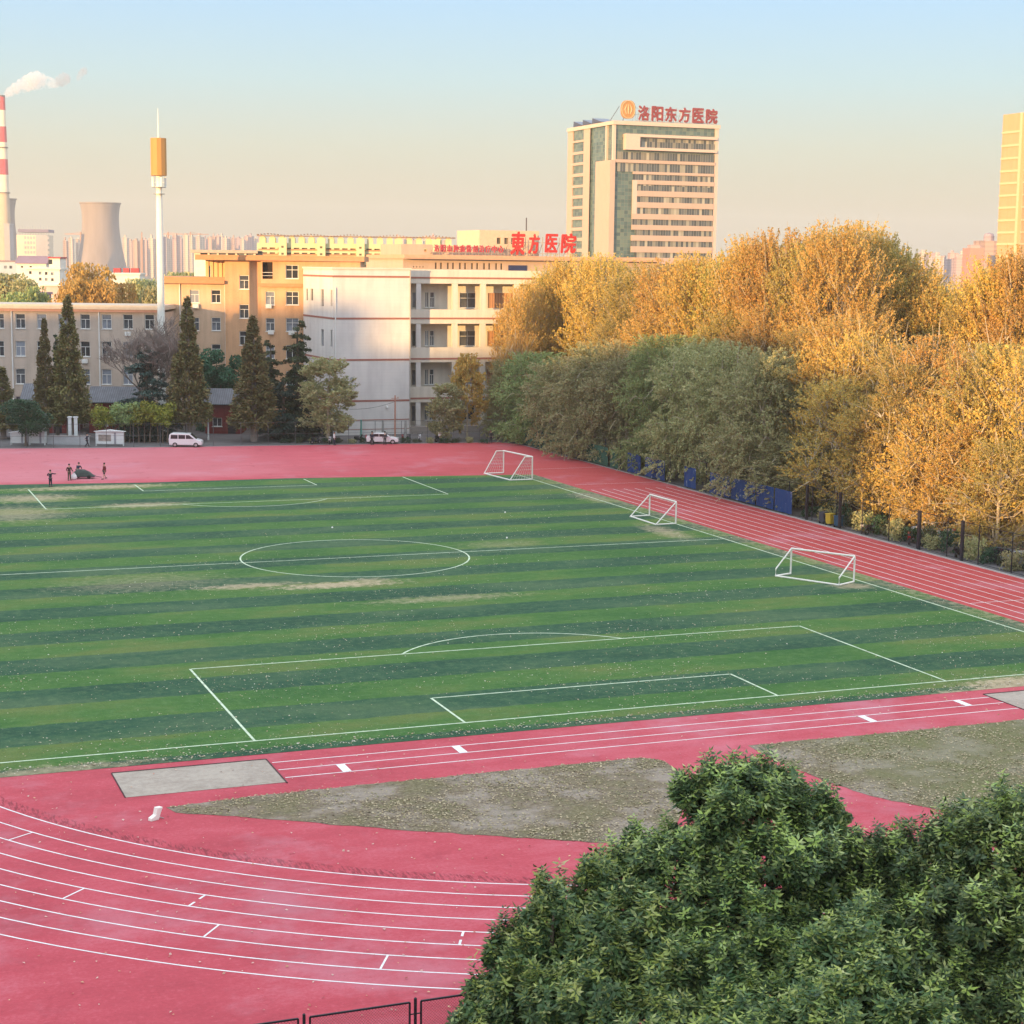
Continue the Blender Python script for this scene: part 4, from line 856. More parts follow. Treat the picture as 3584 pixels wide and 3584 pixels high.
# mid-distance houses over the low dormitory roof
def house(px0, px1, ya, yb, D, wall, roofc, label, wins=(), pitched=False, a=-.34):
    F = Frame(px0, D, a); x1 = F.u(px1); zt_ = F.uz(px0, ya)[1]; r = empty('house', F.o, F.a, label, 'house'); H = []
    for (p0, p1, y0, y1) in wins: H.append((F.u(p0), F.u(p1), F.uz(p0, y1)[1], F.uz(p0, y0)[1]))
    m_ = MB(); m_.facade(0, x1, 0, zt_, H, 0, .3); m_.face([(0, 0, 0), (0, 0, zt_), (0, 9, zt_), (0, 9, 0)]); m_.face([(x1, 0, 0), (x1, 9, 0), (x1, 9, zt_), (x1, 0, zt_)]); m_.build('wall', wall, r)
    for (q0, q1, z0, z1) in H: w_ = MB(); w_.face([(q0, .26, z0), (q1, .26, z0), (q1, .26, z1), (q0, .26, z1)]); w_.build('window', glass, r)
    m_ = MB()
    if pitched: m_.prism([(-.6, zt_), (4.5, zt_+2.6), (9.6, zt_)], -.5, x1+.5, ax='x')
    else: m_.box(-.3, x1+.3, -.3, 9.3, zt_, zt_+.45)
    m_.build('roof', roofc, r); return r
wht = plain('white_lime', (.74, .70, .64), .85, sc=.2); pnk = plain('pink_lime', (.66, .46, .43), .85, sc=.2); rdt = plain('red_shed', (.42, .07, .08), .8, sc=.2); slate = plain('slate_mauve', (.26, .18, .22), .8, sc=.2); blu = plain('blue_grey_lime', (.42, .48, .55), .8, sc=.2)
house(-60, 66, 915, 960, 620, blu, slate, 'blue-grey house at the left edge above the dormitory roof', [(22, 32, 930, 940), (40, 50, 930, 940)])
house(58, 168, 922, 940, 600, wht, slate, 'white house with dark pitched roof above the dormitory roof', [(80, 88, 931, 937), (110, 118, 931, 937)], True)
house(92, 214, 942, 1000, 480, wht, wht, 'white house with six small square windows behind the left trees', [(108, 117, 949, 959), (142, 151, 951, 961), (163, 172, 952, 962), (184, 193, 953, 963), (142, 151, 972, 982), (163, 172, 973, 983), (184, 193, 974, 984)])
house(172, 216, 904, 940, 560, wht, rdt, 'small white roof hut with red door over the white houses', [(176, 190, 908, 925)])
house(138, 212, 1000, 1060, 420, pnk, wht, 'low pink house above the dormitory roof left of the orange tree')
house(385, 492, 960, 1000, 520, wht, wht, 'white house with three red panels right of the orange tree')
for k_, px in enumerate((398, 430, 460)):
    pass
house(20, 150, 1030, 1060, 380, slate, slate, 'long grey shed roof just over the dormitory roof')
# red panels belong to the white house
r = [o for o in bpy.data.objects if o.get('label', '').startswith('white house with three red panels')][0]; F = Frame(385, 520, -.34)
for pa, pb in ((397, 422), (431, 452), (458, 486)): x0, z1 = F.uz(pa, 942); x1, z0 = F.uz(pb, 960); m_ = MB(); m_.box(x0, x1, -.2, 1.5, z0+.45, z1+.3); m_.build('red_panel', rdt, r)

# ---------------- school hall glimpsed through the right-hand trees
Hh = Frame(2760, 206, 0.); 
g0 = np.array([72., 112.]); r = empty('classroom_building', (60.5, 88, 0), -math.pi/2, 'cream classroom building glimpsed through the golden trees on the right', 'building')
H = []; Ln = 84
for k_ in range(18):
    for z_ in (1.0, 4.7, 8.4): H.append((2+k_*4.4, 4.4+k_*4.4, z_, z_+1.9))
ck = wallmat('sunny_classroom_wall', (.66, .55, .43), .08); m_ = MB(); m_.facade(0, Ln, 0, 12.2, H, 0, .3); m_.build('wall', ck, r)
for (a, b, c_, d) in H: window(r, (a+b)/2, (c_+d)/2, b-a-.02, d-c_-.02, .15, 't')
m_ = MB(); m_.box(-.5, Ln+.5, -.6, 12, 12.2, 12.7); m_.build('roof', plain('hall_roof', (.45, .3, .24), .8), r)
m_ = MB(); m_.box(0, .3, .35, 12, 0, 12.19); m_.box(Ln-.3, Ln, .35, 12, 0, 12.19); m_.box(.3, Ln-.3, 11.7, 12, 0, 12.19); m_.build('end_walls', ck, r)
m_ = MB()
for z_ in (3.7, 7.4): m_.box(0, Ln, -.12, -.002, z_-.15, z_+.15)
m_.build('band', bpy.data.materials['brown_band'], r)

# ---------------- unseen blocks behind the viewer, added to keep the low sun off the ground
bk = wallmat('block_wall', (.45, .42, .38), .08)
def backblock(x0, x1, y0, h_, label, dep=14, grp=None):
    r = empty('unseen_shade_block', (x0, y0, 0), 0, label, 'building', grp); H = []; L = x1-x0
    for z_ in np.arange(1.2, h_-2, 3.4):
        for k_ in range(int(L/5)): H.append((1.5+k_*5, 3.5+k_*5, z_, z_+1.6))
    # front faces the pitch (+y): build it turned round
    m_ = MB(); q = MB(); q.facade(0, L, 0, h_, H, 0, .3); m_.v = [(L-x, -y, z) for x, y, z in q.v]; m_.f = q.f; m_.m = q.m
    m_.box(0, .3, -dep, -.35, 0, h_); m_.box(L-.3, L, -dep, -.35, 0, h_); m_.box(.3, L-.3, -dep, -dep+.3, 0, h_); m_.build('wall', bk, r)
    m_ = MB(); m_.face([(.3, -.32, .1), (.3, -.32, h_-.1), (L-.3, -.32, h_-.1), (L-.3, -.32, .1)]); m_.build('window_glass', glass, r)
    m_ = MB(); m_.box(-.3, L+.3, -dep-.3, .3, h_, h_+.5); m_.build('roof', bk, r); return r
yb_ = -86.
backblock(-62, 20, yb_, 27.5, 'school block the view is taken from, behind the viewer')
backblock(-180, -63, yb_, 21.5, 'lower unseen shading wing added behind the viewer to the left')
backblock(-206, -181, yb_, 37.5, 'first unseen shading block added behind the viewer to the left')
backblock(-285, -207, yb_, 43.5, 'second unseen shading block added behind the viewer to the left')
backblock(-340, -286, yb_, 48, 'third unseen shading block added behind the viewer to the left')
backblock(-560, -341, yb_, 56.5, 'long unseen shading slab added farthest behind the viewer to the left')
# ================================================================== TREES
bark_pale = plain('pale_bark', (.42, .36, .27), .9, var=.25, sc=2); bark_dark = plain('dark_bark', (.12, .09, .07), .9, var=.3, sc=2); bark_grey = plain('grey_bark', (.26, .22, .20), .9, var=.25, sc=2)
gold = foliage('golden_leaves', [(.60, .36, .10), (.72, .48, .14), (.46, .36, .11), (.76, .44, .12), (.36, .33, .10), (.68, .50, .18)], .36, .6, .22, .35)
olive = foliage('olive_leaves', [(.38, .38, .19), (.48, .46, .23), (.29, .33, .15), (.54, .46, .26), (.34, .40, .17)], .3, .6, .4, .4)
greeny = foliage('green_autumn_leaves', [(.28, .37, .15), (.38, .45, .18), (.21, .30, .12), (.46, .44, .21)], .3, .55, .4, .4)
redwood = foliage('rusty_needles', [(.19, .18, .07), (.25, .22, .085), (.14, .16, .06), (.29, .18, .08), (.18, .20, .07)], .15, .8, .5, .7)
cedar = foliage('cedar_needles', [(.045, .085, .075), (.07, .12, .10), (.03, .06, .055), (.09, .13, .10)], .1, .7, .4, .8)
cedarg = foliage('dark_green_needles', [(.06, .085, .04), (.10, .12, .055), (.04, .06, .035), (.12, .115, .06)], .1, .7, .4, .8)
dgreen = foliage('dark_green_leaves', [(.035, .085, .045), (.05, .12, .06), (.03, .06, .035), (.07, .14, .06)], .2, .5, .4, .8)
bamboo = foliage('hedge_leaves', [(.04, .13, .07), (.06, .18, .09), (.03, .09, .05)], .2, .5, .4, .6)
ylw = foliage('yellow_green_leaves', [(.26, .28, .04), (.36, .34, .05), (.16, .20, .04), (.42, .36, .08)], .3, .5, .3, .9)
orange = foliage('orange_leaves', [(.50, .32, .09), (.58, .40, .12), (.42, .27, .08)], .35, .6, .3, .3)

def rdir(n, zb=0.): d = rng.normal(0, 1, (n, 3)); d[:, 2] += zb; return unit(d)
def crown_mesh(name, H, R_, n, K, leaf, low, mat, upright=0., cr=.42, seed=0, top=1.):
    """clumps of leaves over the limbs' ends; returns mesh and clump centres"""
    global rng
    rg = np.random.default_rng(seed); rng = rg
    zs = low+(1-low)*rg.random(K)**.9; th = rg.uniform(0, 2*np.pi, K)
    prof = np.sqrt(np.clip(1-((zs-(low+.42*(1-low)))/(.62*(1-low)))**2, .04, 1)) if upright < .5 else np.clip(np.minimum((zs-low)*4/(1-low)+.35, (1.04-zs)/(1-low)*2.0+.15), .1, 1)
    rr = R_*prof*np.sqrt(rg.uniform(.12, 1, K))*.82
    CC = np.c_[rr*np.cos(th), rr*np.sin(th), zs*H*.96]
    sz = R_*cr*rg.uniform(.6, 1.25, K); w = sz**2; idx = rg.choice(K, n, p=w/w.sum())
    d = rdir(n, .15); rad = rg.uniform(.35, 1, n)**.55
    st = np.array([1, 1, 1+upright*1.3])
    C = CC[idx]+d*rad[:, None]*sz[idx][:, None]*st; ok = C[:, 2] < H*1.02; C = C[ok]; d = d[ok]; m = len(C)
    N = unit(d*.55+rg.normal(0, .75, (m, 3))+np.array([0, 0, .2])); D = unit(np.cross(N, rg.normal(0, 1, (m, 3)))+np.array([0, 0, -.3+upright])); N = unit(N-D*(N*D).sum(1, keepdims=True))
    L = leaf*rg.uniform(.55, 1.3, m)
    return leafmesh(name, C, D, N, L, L*rg.uniform(.45, .75, m), mat), CC
def twig_crown(name, H, R_, n, K, per, leaf, low, mat, seed=0, upw=1., ln=.9, cr=.26, fill=.12, trail=0.):
    """airy crown: sheaves of twigs fanning out from each limb's end, leaves strung along every twig; returns leaves, limb ends, twig lines"""
    rg = np.random.default_rng(seed)
    zs = low+(1-low)*rg.random(K)**.85; th = rg.uniform(0, 2*np.pi, K); prof = np.sqrt(np.clip(1-((zs-(low+.40*(1-low)))/(.64*(1-low)))**2, .05, 1))
    rr = R_*prof*np.sqrt(rg.uniform(fill, 1, K))*.8; CC = np.c_[rr*np.cos(th), rr*np.sin(th), zs*H*.93]; sz = R_*cr*rg.uniform(.6, 1.4, K)
    M = K*per; ti = np.repeat(np.arange(K), per); o = unit(CC*np.array([1, 1, 0])+1e-6); d = unit(rg.normal(0, 1, (M, 3)))
    hz = np.clip(CC[ti, 2]/H, 0, 1)[:, None]; T = unit(d*.75+o[ti]*.45+np.array([0, 0, 1.])*(upw*(hz*1.3-.15)-trail*(1-hz))); B = CC[ti]+d*sz[ti][:, None]*.45; l = sz[ti]*ln*rg.uniform(.6, 1.5, M)
    k = rg.choice(M, n, p=l/l.sum()); s = rg.uniform(.05, 1, n)**.85; sag = -trail*.5*(s*l[k])**2*.3
    C = B[k]+T[k]*(s*l[k])[:, None]+rg.normal(0, .085*leaf/.3*1.3, (n, 3))*(1.5-s)[:, None]*1.2; C[:, 2] += sag; ok = (C[:, 2] > .3) & (C[:, 2] < H*1.04); C = C[ok]; k = k[ok]; m = len(C)
    D = unit(T[k]*.7+rg.normal(0, .6, (m, 3))); N = unit(rg.normal(0, .8, (m, 3))+d[k]*.35); N = unit(N-D*(N*D).sum(1, keepdims=True)); L = leaf*rg.uniform(.5, 1.35, m)
    return leafmesh(name, C, D, N, L, L*rg.uniform(.4, .65, m), mat), CC, (B, B+T*l[:, None], ti)
def add_twigs(me, tw, CC, every, mat):
    """the trunk mesh with some of the twigs themselves"""
    m_ = MB(); m_.v = [tuple(v.co) for v in me.vertices]; m_.f = [tuple(p.vertices) for p in me.polygons]; m_.m = [0]*len(m_.f); B, E, ti = tw
    for i in range(0, len(B), every): m_.tube([CC[ti[i]]*.75+B[i]*.25-np.array([0, 0, .6]), B[i], E[i]], [.085, .055, .02], 3, caps=False)
    return m_.mesh('trunk_and_twigs', mat)
def trunk_mesh(name, H, r0, CC, mat, forks=9, start=.28, seed=0, lean=.03):
    rs = random.Random(seed); m_ = MB(); n = 8; pts = [(rs.uniform(-1, 1)*lean*H*k/n*.5, rs.uniform(-1, 1)*lean*H*k/n*.5, H*.82*k/n) for k in range(n+1)]; rad = [r0*(1-.82*k/n) for k in range(n+1)]; rad[0] *= 1.35
    m_.tube(pts, rad, 8)
    idx = list(range(len(CC))); rs.shuffle(idx)
    for i in idx[:forks]:
        c = CC[i]; z0 = max(start*H, min(c[2]-H*.12, H*.6)); k = min(n-1, int(z0/(H*.82)*n)); b = np.array(pts[k]); mid = (b+c)/2+np.array([rs.uniform(-.3, .3), rs.uniform(-.3, .3), -.04*H]); r1 = rad[k]*.55
        m_.tube([b, mid, c], [r1, r1*.6, r1*.18], 5)
        for q in range(2): e_ = c+np.array([rs.uniform(-1, 1), rs.uniform(-1, 1), rs.uniform(.1, 1)])*H*.09; m_.tube([mid*.4+c*.6, e_], [r1*.3, r1*.08], 4)
    return m_.mesh(name, mat)
def cone_mesh(name, H, R_, n, nb, leaf, low, mat, seed=0, droop=-.15, flat=.12, pw=.85, gap=.0, layers=0, inner=.25):
    """conifer: leaf-tufts laid along whorled branches"""
    rg = np.random.default_rng(seed)
    t_ = rg.random(nb)**1.25
    if layers: t_ = (np.floor(t_*layers)+rg.uniform(.0, .35, nb))/layers
    zb = low+(1-low)*t_; th = rg.uniform(0, 2*np.pi, nb); ln = R_*(1-t_*.97)**pw*rg.uniform(.5, 1.22, nb)+.15
    idx = rg.choice(nb, n, p=(ln+.3)/(ln+.3).sum()); q = rg.uniform(inner, 1, n)**.7; l = ln[idx]*q
    dx, dy = np.cos(th[idx]), np.sin(th[idx]); wid = .16+.22*ln[idx]*(1-q*.5); s = rg.normal(0, 1, n)*wid*.6
    C = np.c_[dx*l-dy*s, dy*l+dx*s, zb[idx]*H+droop*l*q+rg.normal(0, flat, n)*(.4+ln[idx]*.3)]
    D = unit(np.c_[dx, dy, np.full(n, droop)]+rg.normal(0, .45, (n, 3))); N = unit(np.c_[rg.normal(0, .5, (n, 2)), np.ones(n)]+np.c_[dx, dy, dx*0]*.5); N = unit(N-D*(N*D).sum(1, keepdims=True))
    L = leaf*rg.uniform(.6, 1.3, n); return leafmesh(name, C, D, N, L, L*rg.uniform(.3, .55, n), mat)
def pole_trunk(name, H, r, mat):
    m_ = MB(); m_.tube([(0, 0, 0), (.03, 0, H*.3), (0, .04, H*.7), (0, 0, H*.97)], [r*1.3, r, r*.55, .03], 8); return m_.mesh(name, mat)
def tree(name, px, base, crown_me, trunk_me, label, group=None, cat='tree', D=None, s=1., rz=None, sz=None, xy=None):
    if xy is None:
        g = AT(px, 930, D) if D else G(px, base); xy = (g[0], g[1])
    r = empty(name, (xy[0], xy[1], 0), random.uniform(0, 6.28) if rz is None else rz, label, cat, group); r.scale = (s, s, sz or s)
    if trunk_me: link('trunk', trunk_me, r)
    link('crown', crown_me, r); return r

# --- conical dawn redwoods and their neighbours behind the far fence
def ztop_at(px, y, D): return float(AT(px, y, D)[2])
cv = [(cone_mesh('cone%d' % i, 10, 2.05, 17000, 300, .32, .13, redwood, 100+i, droop=.10, flat=.2, pw=.95, inner=.4), pole_trunk('ctrunk', 10, .26, bark_grey)) for i in range(3)]
CG = 'conical rusty-green trees behind the far fence'
for i, (px, yt, hw, lab) in enumerate(((232, 1040, 68, 'tallest rusty-green conical tree, right one of the pair by the red-walled house'), (150, 1120, 48, 'rusty-green conical tree, left one of the pair by the red-walled house'), (652, 1046, 70, 'rusty-green conical tree with a very slender tip behind the white van'),
                          (884, 1110, 74, 'rusty-green conical tree standing alone in front of the orange-brown building'), (-4, 1290, 62, 'rusty conical tree cut by the left edge'))):
    D = 231; h_ = ztop_at(px, yt, D); t_ = tree('conifer_tree', px, 0, cv[i % 3][0], cv[i % 3][1], lab, CG, D=D, s=hw*D/CF/1.85, sz=h_/10)
m1 = cone_mesh('c4', 10, 1.1, 6000, 160, .3, .12, dgreen, 120, droop=.2, pw=.7)
tree('conifer_tree', 188, 0, m1, cv[0][1], 'small dark green pointed cypress squeezed between the two conical trees on the left', D=233, s=.8, sz=ztop_at(188, 1170, 233)/10)
c5 = cone_mesh('c5', 10, 3.3, 17000, 110, .34, .04, cedar, 130, droop=-.16, flat=.10, pw=.55, inner=.12); c6 = cone_mesh('c6', 10, 2.6, 13000, 85, .32, .06, cedarg, 131, droop=-.10, flat=.09, pw=.5, inner=.1)
tr_ = pole_trunk('cedtrunk', 10, .3, bark_dark)
tree('cedar_tree', 505, 0, c5, tr_, 'blue-green layered cedar below the bare tree', D=233, s=1.45, sz=ztop_at(505, 1215, 233)/10)
tree('cedar_tree', 1040, 0, c6, tr_, 'tall dark cedar with flat sparse tiers before the corner of the white school', D=235, s=1.22, sz=ztop_at(1045, 1120, 235)/10)
tree('cedar_tree', 945, 0, c6, tr_, 'dark flat-tiered cedar just right of the lone conical tree', D=238, s=1.05, sz=ztop_at(945, 1190, 238)/10)
tree('cedar_tree', 990, 0, c5, tr_, 'low dark blue cedar between the two flat-tiered cedars', D=233, s=1.0, sz=ztop_at(990, 1330, 233)/10)
tree('cedar_tree', 1075, 0, c5, tr_, 'short dark cedar half hidden behind the round olive tree', D=240, s=.9, sz=ztop_at(1070, 1330, 240)/10)
# hedge-like green mass behind the red house
def blob(name, w, dp, h_, n, leaf, mat, seed, z0=.1):
    rg = np.random.default_rng(seed); K = 40; CC = np.c_[rg.uniform(-w/2, w/2, K), rg.uniform(-dp/2, dp/2, K), rg.uniform(z0*h_, h_*.86, K)]; idx = rg.integers(0, K, n); d = unit(rg.normal(0, 1, (n, 3))); r_ = min(dp, h_)*.28*rg.uniform(.5, 1.2, K)
    C = CC[idx]+d*(rg.uniform(.4, 1, n)**.5*r_[idx])[:, None]; C[:, 2] = np.abs(C[:, 2]); N = unit(d+rg.normal(0, .6, (n, 3))); D = unit(np.cross(N, rg.normal(0, 1, (n, 3)))); L = leaf*rg.uniform(.6, 1.3, n)
    return leafmesh(name, C, D, N, L, L*.5, mat)
def bush(name, px, D, wpx, ytop, mat, label, cat, n=5000, leaf=.3, dep=3., seed=1, group=None, base=None, z0=.1, stem=True):
    g = AT(px, 930, D); h_ = ztop_at(px, ytop, D); w = wpx*D/CF; r = empty(name, (g[0], g[1], 0), -CYAW, label, cat, group)
    link('crown', blob(name+'_leaves', w, dep, h_, n, leaf, mat, seed, z0), r)
    if stem:
        m_ = MB()
        for k_ in range(3): x = (k_-1)*w*.22; m_.tube([(x, 0, 0), (x*1.2, .1, h_*.35), (x*1.5, 0, h_*.7)], [.12, .09, .03], 6)
        m_.build('trunk', bark_dark, r)
    return r
bush('bamboo_clump', 768, 247, 150, 1205, bamboo, 'dense dark green clump between the conical trees under the brown building', 'bushes', 16000, .42, 4, 21, z0=.0)
for i, (px, w, yt, lab) in enumerate(((355, 75, 1418, 'yellow-green bush beside the right sand-coloured board on the left'), (425, 80, 1402, 'green bush below the blue-green cedar'), (495, 85, 1398, 'brightest yellow-green bush left of the white van'), (560, 70, 1408, 'yellow-green bush directly behind the white van'))):
    bush('round_bush', px, 228, w, yt, ylw if i != 1 else greeny, lab, 'bush', 2600, .3, 2.5, 30+i, 'bushes left of the white van', z0=.45)
rb_ = crown_mesh('broad_d', 10, 3.2, 9000, 26, .34, .3, dgreen, seed=51); tt_ = trunk_mesh('tk', 10, .2, rb_[1], bark_dark, 6, seed=1)
tree('leafy_tree', 75, 0, rb_[0], tt_, 'dark green round tree in front of the white notice boards', D=222, s=.95, sz=ztop_at(75, 1405, 222)/10)
ov = [twig_crown('broad_o%d' % i, 10, 3.0, 13000, 46, 14, .30, .20, m__, seed=60+i, cr=.26, upw=.7) for i, m__ in enumerate((olive, gold, greeny))]; ot = [trunk_mesh('to%d' % i, 10, .17, o_[1], bark_pale, 10, seed=i) for i, o_ in enumerate(ov)]
tree('leafy_tree', 1147, 0, ov[0][0], ot[0], 'round olive-leaved tree with pale trunk in front of the white gable', D=231, s=1.42, sz=ztop_at(1147, 1265, 231)/10)
tree('leafy_tree', 1560, 0, ov[0][0], ot[0], 'thin brownish tree at the foot of the galleries', D=234, s=.95, sz=ztop_at(1560, 1352, 234)/10)
tree('leafy_tree', 1640, 0, ov[1][0], ot[1], 'slender golden tree in front of the school galleries', D=237, s=.85, sz=ztop_at(1640, 1250, 237)/10)
# bare tree
def bare_tree(H, seed, mat, DM=6):
    rs = random.Random(seed); m_ = MB()
    def br_(p, d, l, r, dep):
        q = p+d*l*.5+np.array([rs.uniform(-1, 1), rs.uniform(-1, 1), 0])*l*.05; e_ = p+d*l; m_.tube([p, q, e_], [r, r*.82, r*.62], 5 if dep < 2 else 3, caps=False)
        if dep >= DM: return
        for k in range(3 if dep else 5):
            a = np.array([rs.gauss(0, 1), rs.gauss(0, 1), rs.uniform(-.1, .7)]); nd = d*1.05+a*(.62 if dep else .5); nd /= np.linalg.norm(nd); br_(e_ if k else q*.3+e_*.7, nd, l*rs.uniform(.68, .92), max(r*.62, .03), dep+1)
    br_(np.zeros(3), np.array([0, 0, 1.]), H*.22, .3, 0); return m_.mesh('bare', mat)
btm = bare_tree(15, 5, plain('greyish_twigs', (.25, .21, .19), .9, var=.2), 7)
g = AT(478, 930, 236); r = empty('bare_tree', (g[0], g[1], 0), .6, 'leafless grey-brown tree in front of the dormitory, left of the telecom mast', 'tree'); link('branches', btm, r); r.scale = (1.0, 1.0, 1.12)

# --- the avenue on the right: olive trees in front in shade, tall golden ones behind
AV = [twig_crown('av%d' % i, 15, 5.9, 52000, 110, 14, .27, .03, m__, seed=70+i, upw=.35, trail=.45, ln=1.1, cr=.24) for i, m__ in enumerate((olive, greeny, olive))]
AT_ = [trunk_mesh('avt%d' % i, 15, .26, a_[1], bark_pale, 16, .15, seed=20+i) for i, a_ in enumerate(AV)]
TG = [twig_crown('tg%d' % i, 26, 7.2, 52000, 170, 14, .30, .16, m__, seed=80+i, upw=1.5, ln=1.5, cr=.20) for i, m__ in enumerate((gold, foliage('gold_green_leaves', [(.40, .34, .10), (.56, .44, .13), (.32, .31, .10), (.62, .42, .13)], .36, .6, .22, .35), gold))]
TT = [trunk_mesh('tgt%d' % i, 26, .36, a_[1], bark_pale, 60, .2, seed=40+i) for i, a_ in enumerate(TG)]
GS = [twig_crown('gs%d' % i, 15, 5.8, 19000, 90, 12, .27, .10, gold if i < 2 else TG[1][0].materials[0], seed=90+i, upw=.9, ln=1.2, cr=.24) for i in range(3)]
GT = [trunk_mesh('gst%d' % i, 15, .26, a_[1], bark_pale, 40, .15, seed=50+i) for i, a_ in enumerate(GS)]
AT_ = [add_twigs(a_, q_[2], q_[1], 14, bark_pale) for a_, q_ in zip(AT_, AV)]; TT = [add_twigs(a_, q_[2], q_[1], 7, bark_pale) for a_, q_ in zip(TT, TG)]; GT = [add_twigs(a_, q_[2], q_[1], 5, bark_pale) for a_, q_ in zip(GT, GS)]; ot = [add_twigs(a_, q_[2], q_[1], 8, bark_grey) for a_, q_ in zip(ot, ov)]
ordn = ['first', 'second', 'third', 'fourth', 'fifth', 'sixth', 'seventh', 'eighth', 'ninth', 'tenth', 'eleventh', 'twelfth', 'thirteenth', 'fourteenth', 'fifteenth', 'sixteenth', 'seventeenth']
def Dx(px, X):   # depth at which the photo column px meets the line x = X
    d = ray(px, 1200); return float((X-CAM[0])/d[0])
front = [(1775, 1270, 47.5), (1870, 1245, 48.3), (1985, 1262, 48.3), (2090, 1215, 48.3), (2205, 1208, 49.6), (2325, 1190, 50.2), (2450, 1202, 50.2), (2580, 1215, 50.4), (2690, 1235, 49.3), (2835, 1540, 51)]
for i, (px, yt, X_) in enumerate(front):
    D = Dx(px, X_); h_ = ztop_at(px, yt, D); k_ = (0, 1, 2, 0, 2, 1, 0, 2, 0, 2)[i]
    tree('avenue_tree', px, 0, AV[k_][0], AT_[k_], '%s of the shaded olive-green trees overhanging the right straight, counted from the far corner' % ordn[i], 'shaded trees along the right straight', D=D, s=.55 if i == 0 else .93, sz=h_/15)
fr2 = [(2960, 1330, 51.5, 0), (3085, 1400, 52, 1), (3190, 1300, 53, 2), (3310, 1420, 52, 0), (3420, 1500, 52.5, 1), (3535, 1560, 52, 2)]
for i, (px, yt, X_, k_) in enumerate(fr2):
    D = Dx(px, X_); h_ = ztop_at(px, yt, D); 
    tree('avenue_tree', px, 0, GS[k_][0], GT[k_], '%s of the low sunlit golden trees beside the near end of the right straight' % ordn[i], 'low golden trees along the right straight', D=D, s=.9 if i < 3 else .78, sz=h_/15)
fr3 = [(2960, 1200, 55.5, 1), (3060, 1180, 56, 0), (3165, 1230, 56, 2), (3275, 1200, 56, 1), (3385, 1260, 56, 0), (3500, 1230, 56, 2), (3600, 1240, 56, 1)]
for i, (px, yt, X_, k_) in enumerate(fr3):
    D = Dx(px, X_); h_ = ztop_at(px, yt, D)
    tree('avenue_tree', px, 0, GS[k_][0], GT[k_], '%s from the left of the sunlit golden trees close before the cream classroom building' % ordn[i], 'sunlit trees before the classroom building', D=D, s=.95, sz=h_/15)
tall = [(1862, 975, 53), (1935, 925, 58), (2010, 885, 60), (2115, 878, 61), (2235, 905, 61), (2345, 895, 60), (2450, 872, 60), (2545, 860, 62), (2640, 810, 62), (2735, 790, 62), (2840, 785, 63), (2935, 762, 62), (3030, 766, 70), (3110, 800, 73), (3175, 880, 75), (3270, 990, 76), (3365, 965, 77)]
for i, (px, yt, X_) in enumerate(tall):
    D = Dx(px, X_); h_ = ztop_at(px, yt, D); k_ = i % 3
    tree('tall_tree', px, 0, TG[k_][0], TT[k_], '%s tree from the left in the tall golden row rising behind the shaded trees' % ordn[i], 'tall golden trees on the right', D=D, s=(.55, .7, .8)[i] if i < 3 else .88, sz=h_/26*.955)
tree('tall_tree', 1772, 0, GS[0][0], GT[0], 'airy golden tree standing in front of the right end of the white school', D=Dx(1772, 46.6)+8, s=.42, sz=ztop_at(1772, 1080, Dx(1772, 46.6)+8)/15)
tree('tall_tree', 1815, 0, GS[1][0], GT[1], 'airy golden tree just right of the one before the end of the white school', D=Dx(1815, 49), s=.5, sz=ztop_at(1815, 1030, Dx(1815, 49))/15)
tall2 = [(3455, 925, 76), (3530, 885, 76), (3610, 850, 76), (3330, 1100, 75), (3480, 1060, 76), (3230, 1100, 76), (3120, 1090, 75), (2990, 1080, 58), (2700, 1060, 57), (2560, 1080, 57), (2860, 1110, 57), (2300, 1110, 57), (2180, 1100, 57)]
lb = ['golden tree in front of the orange tower, left of two', 'golden tree in front of the orange tower, right of two', 'golden tree mostly outside the right edge', 'lower golden tree in the middle of the sunlit gap on the right', 'lower golden tree nearest the right edge in the middle row', 'golden tree below the dip in the skyline of the right-hand trees',
      'golden tree left of the dip in the skyline of the right-hand trees', 'golden tree under the highest crowns', 'middle-row golden tree under the left shoulder of the highest crowns', 'middle-row golden tree left of the left shoulder of the highest crowns', 'middle-row golden tree under the centre of the highest crowns', 'middle-row golden tree under the right side of the hospital tower', 'middle-row golden tree under the left side of the hospital tower']
for i, (px, yt, X_) in enumerate(tall2):
    D = Dx(px, X_); h_ = ztop_at(px, yt, D); k_ = (i+1) % 3
    tree('tall_tree', px, 0, TG[k_][0], TT[k_], lb[i], 'golden trees in the middle row on the right', D=D, s=.82, sz=h_/26*.955)

# --- trees beyond the left dormitory and a far wood
FT = [crown_mesh('ft%d' % i, 12, 4.5, 6000, 26, .55, .15, m__, seed=110+i) for i, m__ in enumerate((orange, olive, greeny, gold))]
fk = trunk_mesh('ftt', 12, .25, FT[0][1], bark_grey, 6, seed=9)
fl_ = [(300, 930, 330, 0, 1.25, 'bright orange tree in front of the cooling tower'), (250, 985, 325, 0, .9, 'smaller orange tree left of the bright orange one'), (360, 990, 325, 0, .9, 'orange tree right of the bright orange one'), (20, 965, 380, 1, 1.2, 'olive tree at the left edge above the dormitory roof'), (85, 985, 360, 1, 1., 'olive tree between blue-grey house and pink house'),
       (55, 1030, 330, 2, .9, 'dark green tree behind the dormitory roof at left'), (430, 1000, 340, 3, .9, 'tan tree below the white house with red panels'), (495, 985, 350, 1, 1., 'olive tree just left of the telecom mast beyond the dormitory'), (125, 1010, 340, 2, .8, 'dark green tree left of the pink house'), (530, 1010, 330, 1, .8, 'olive tree behind the telecom mast'), (640, 960, 420, 1, 1.2, 'olive tree over the brown wing roof')]
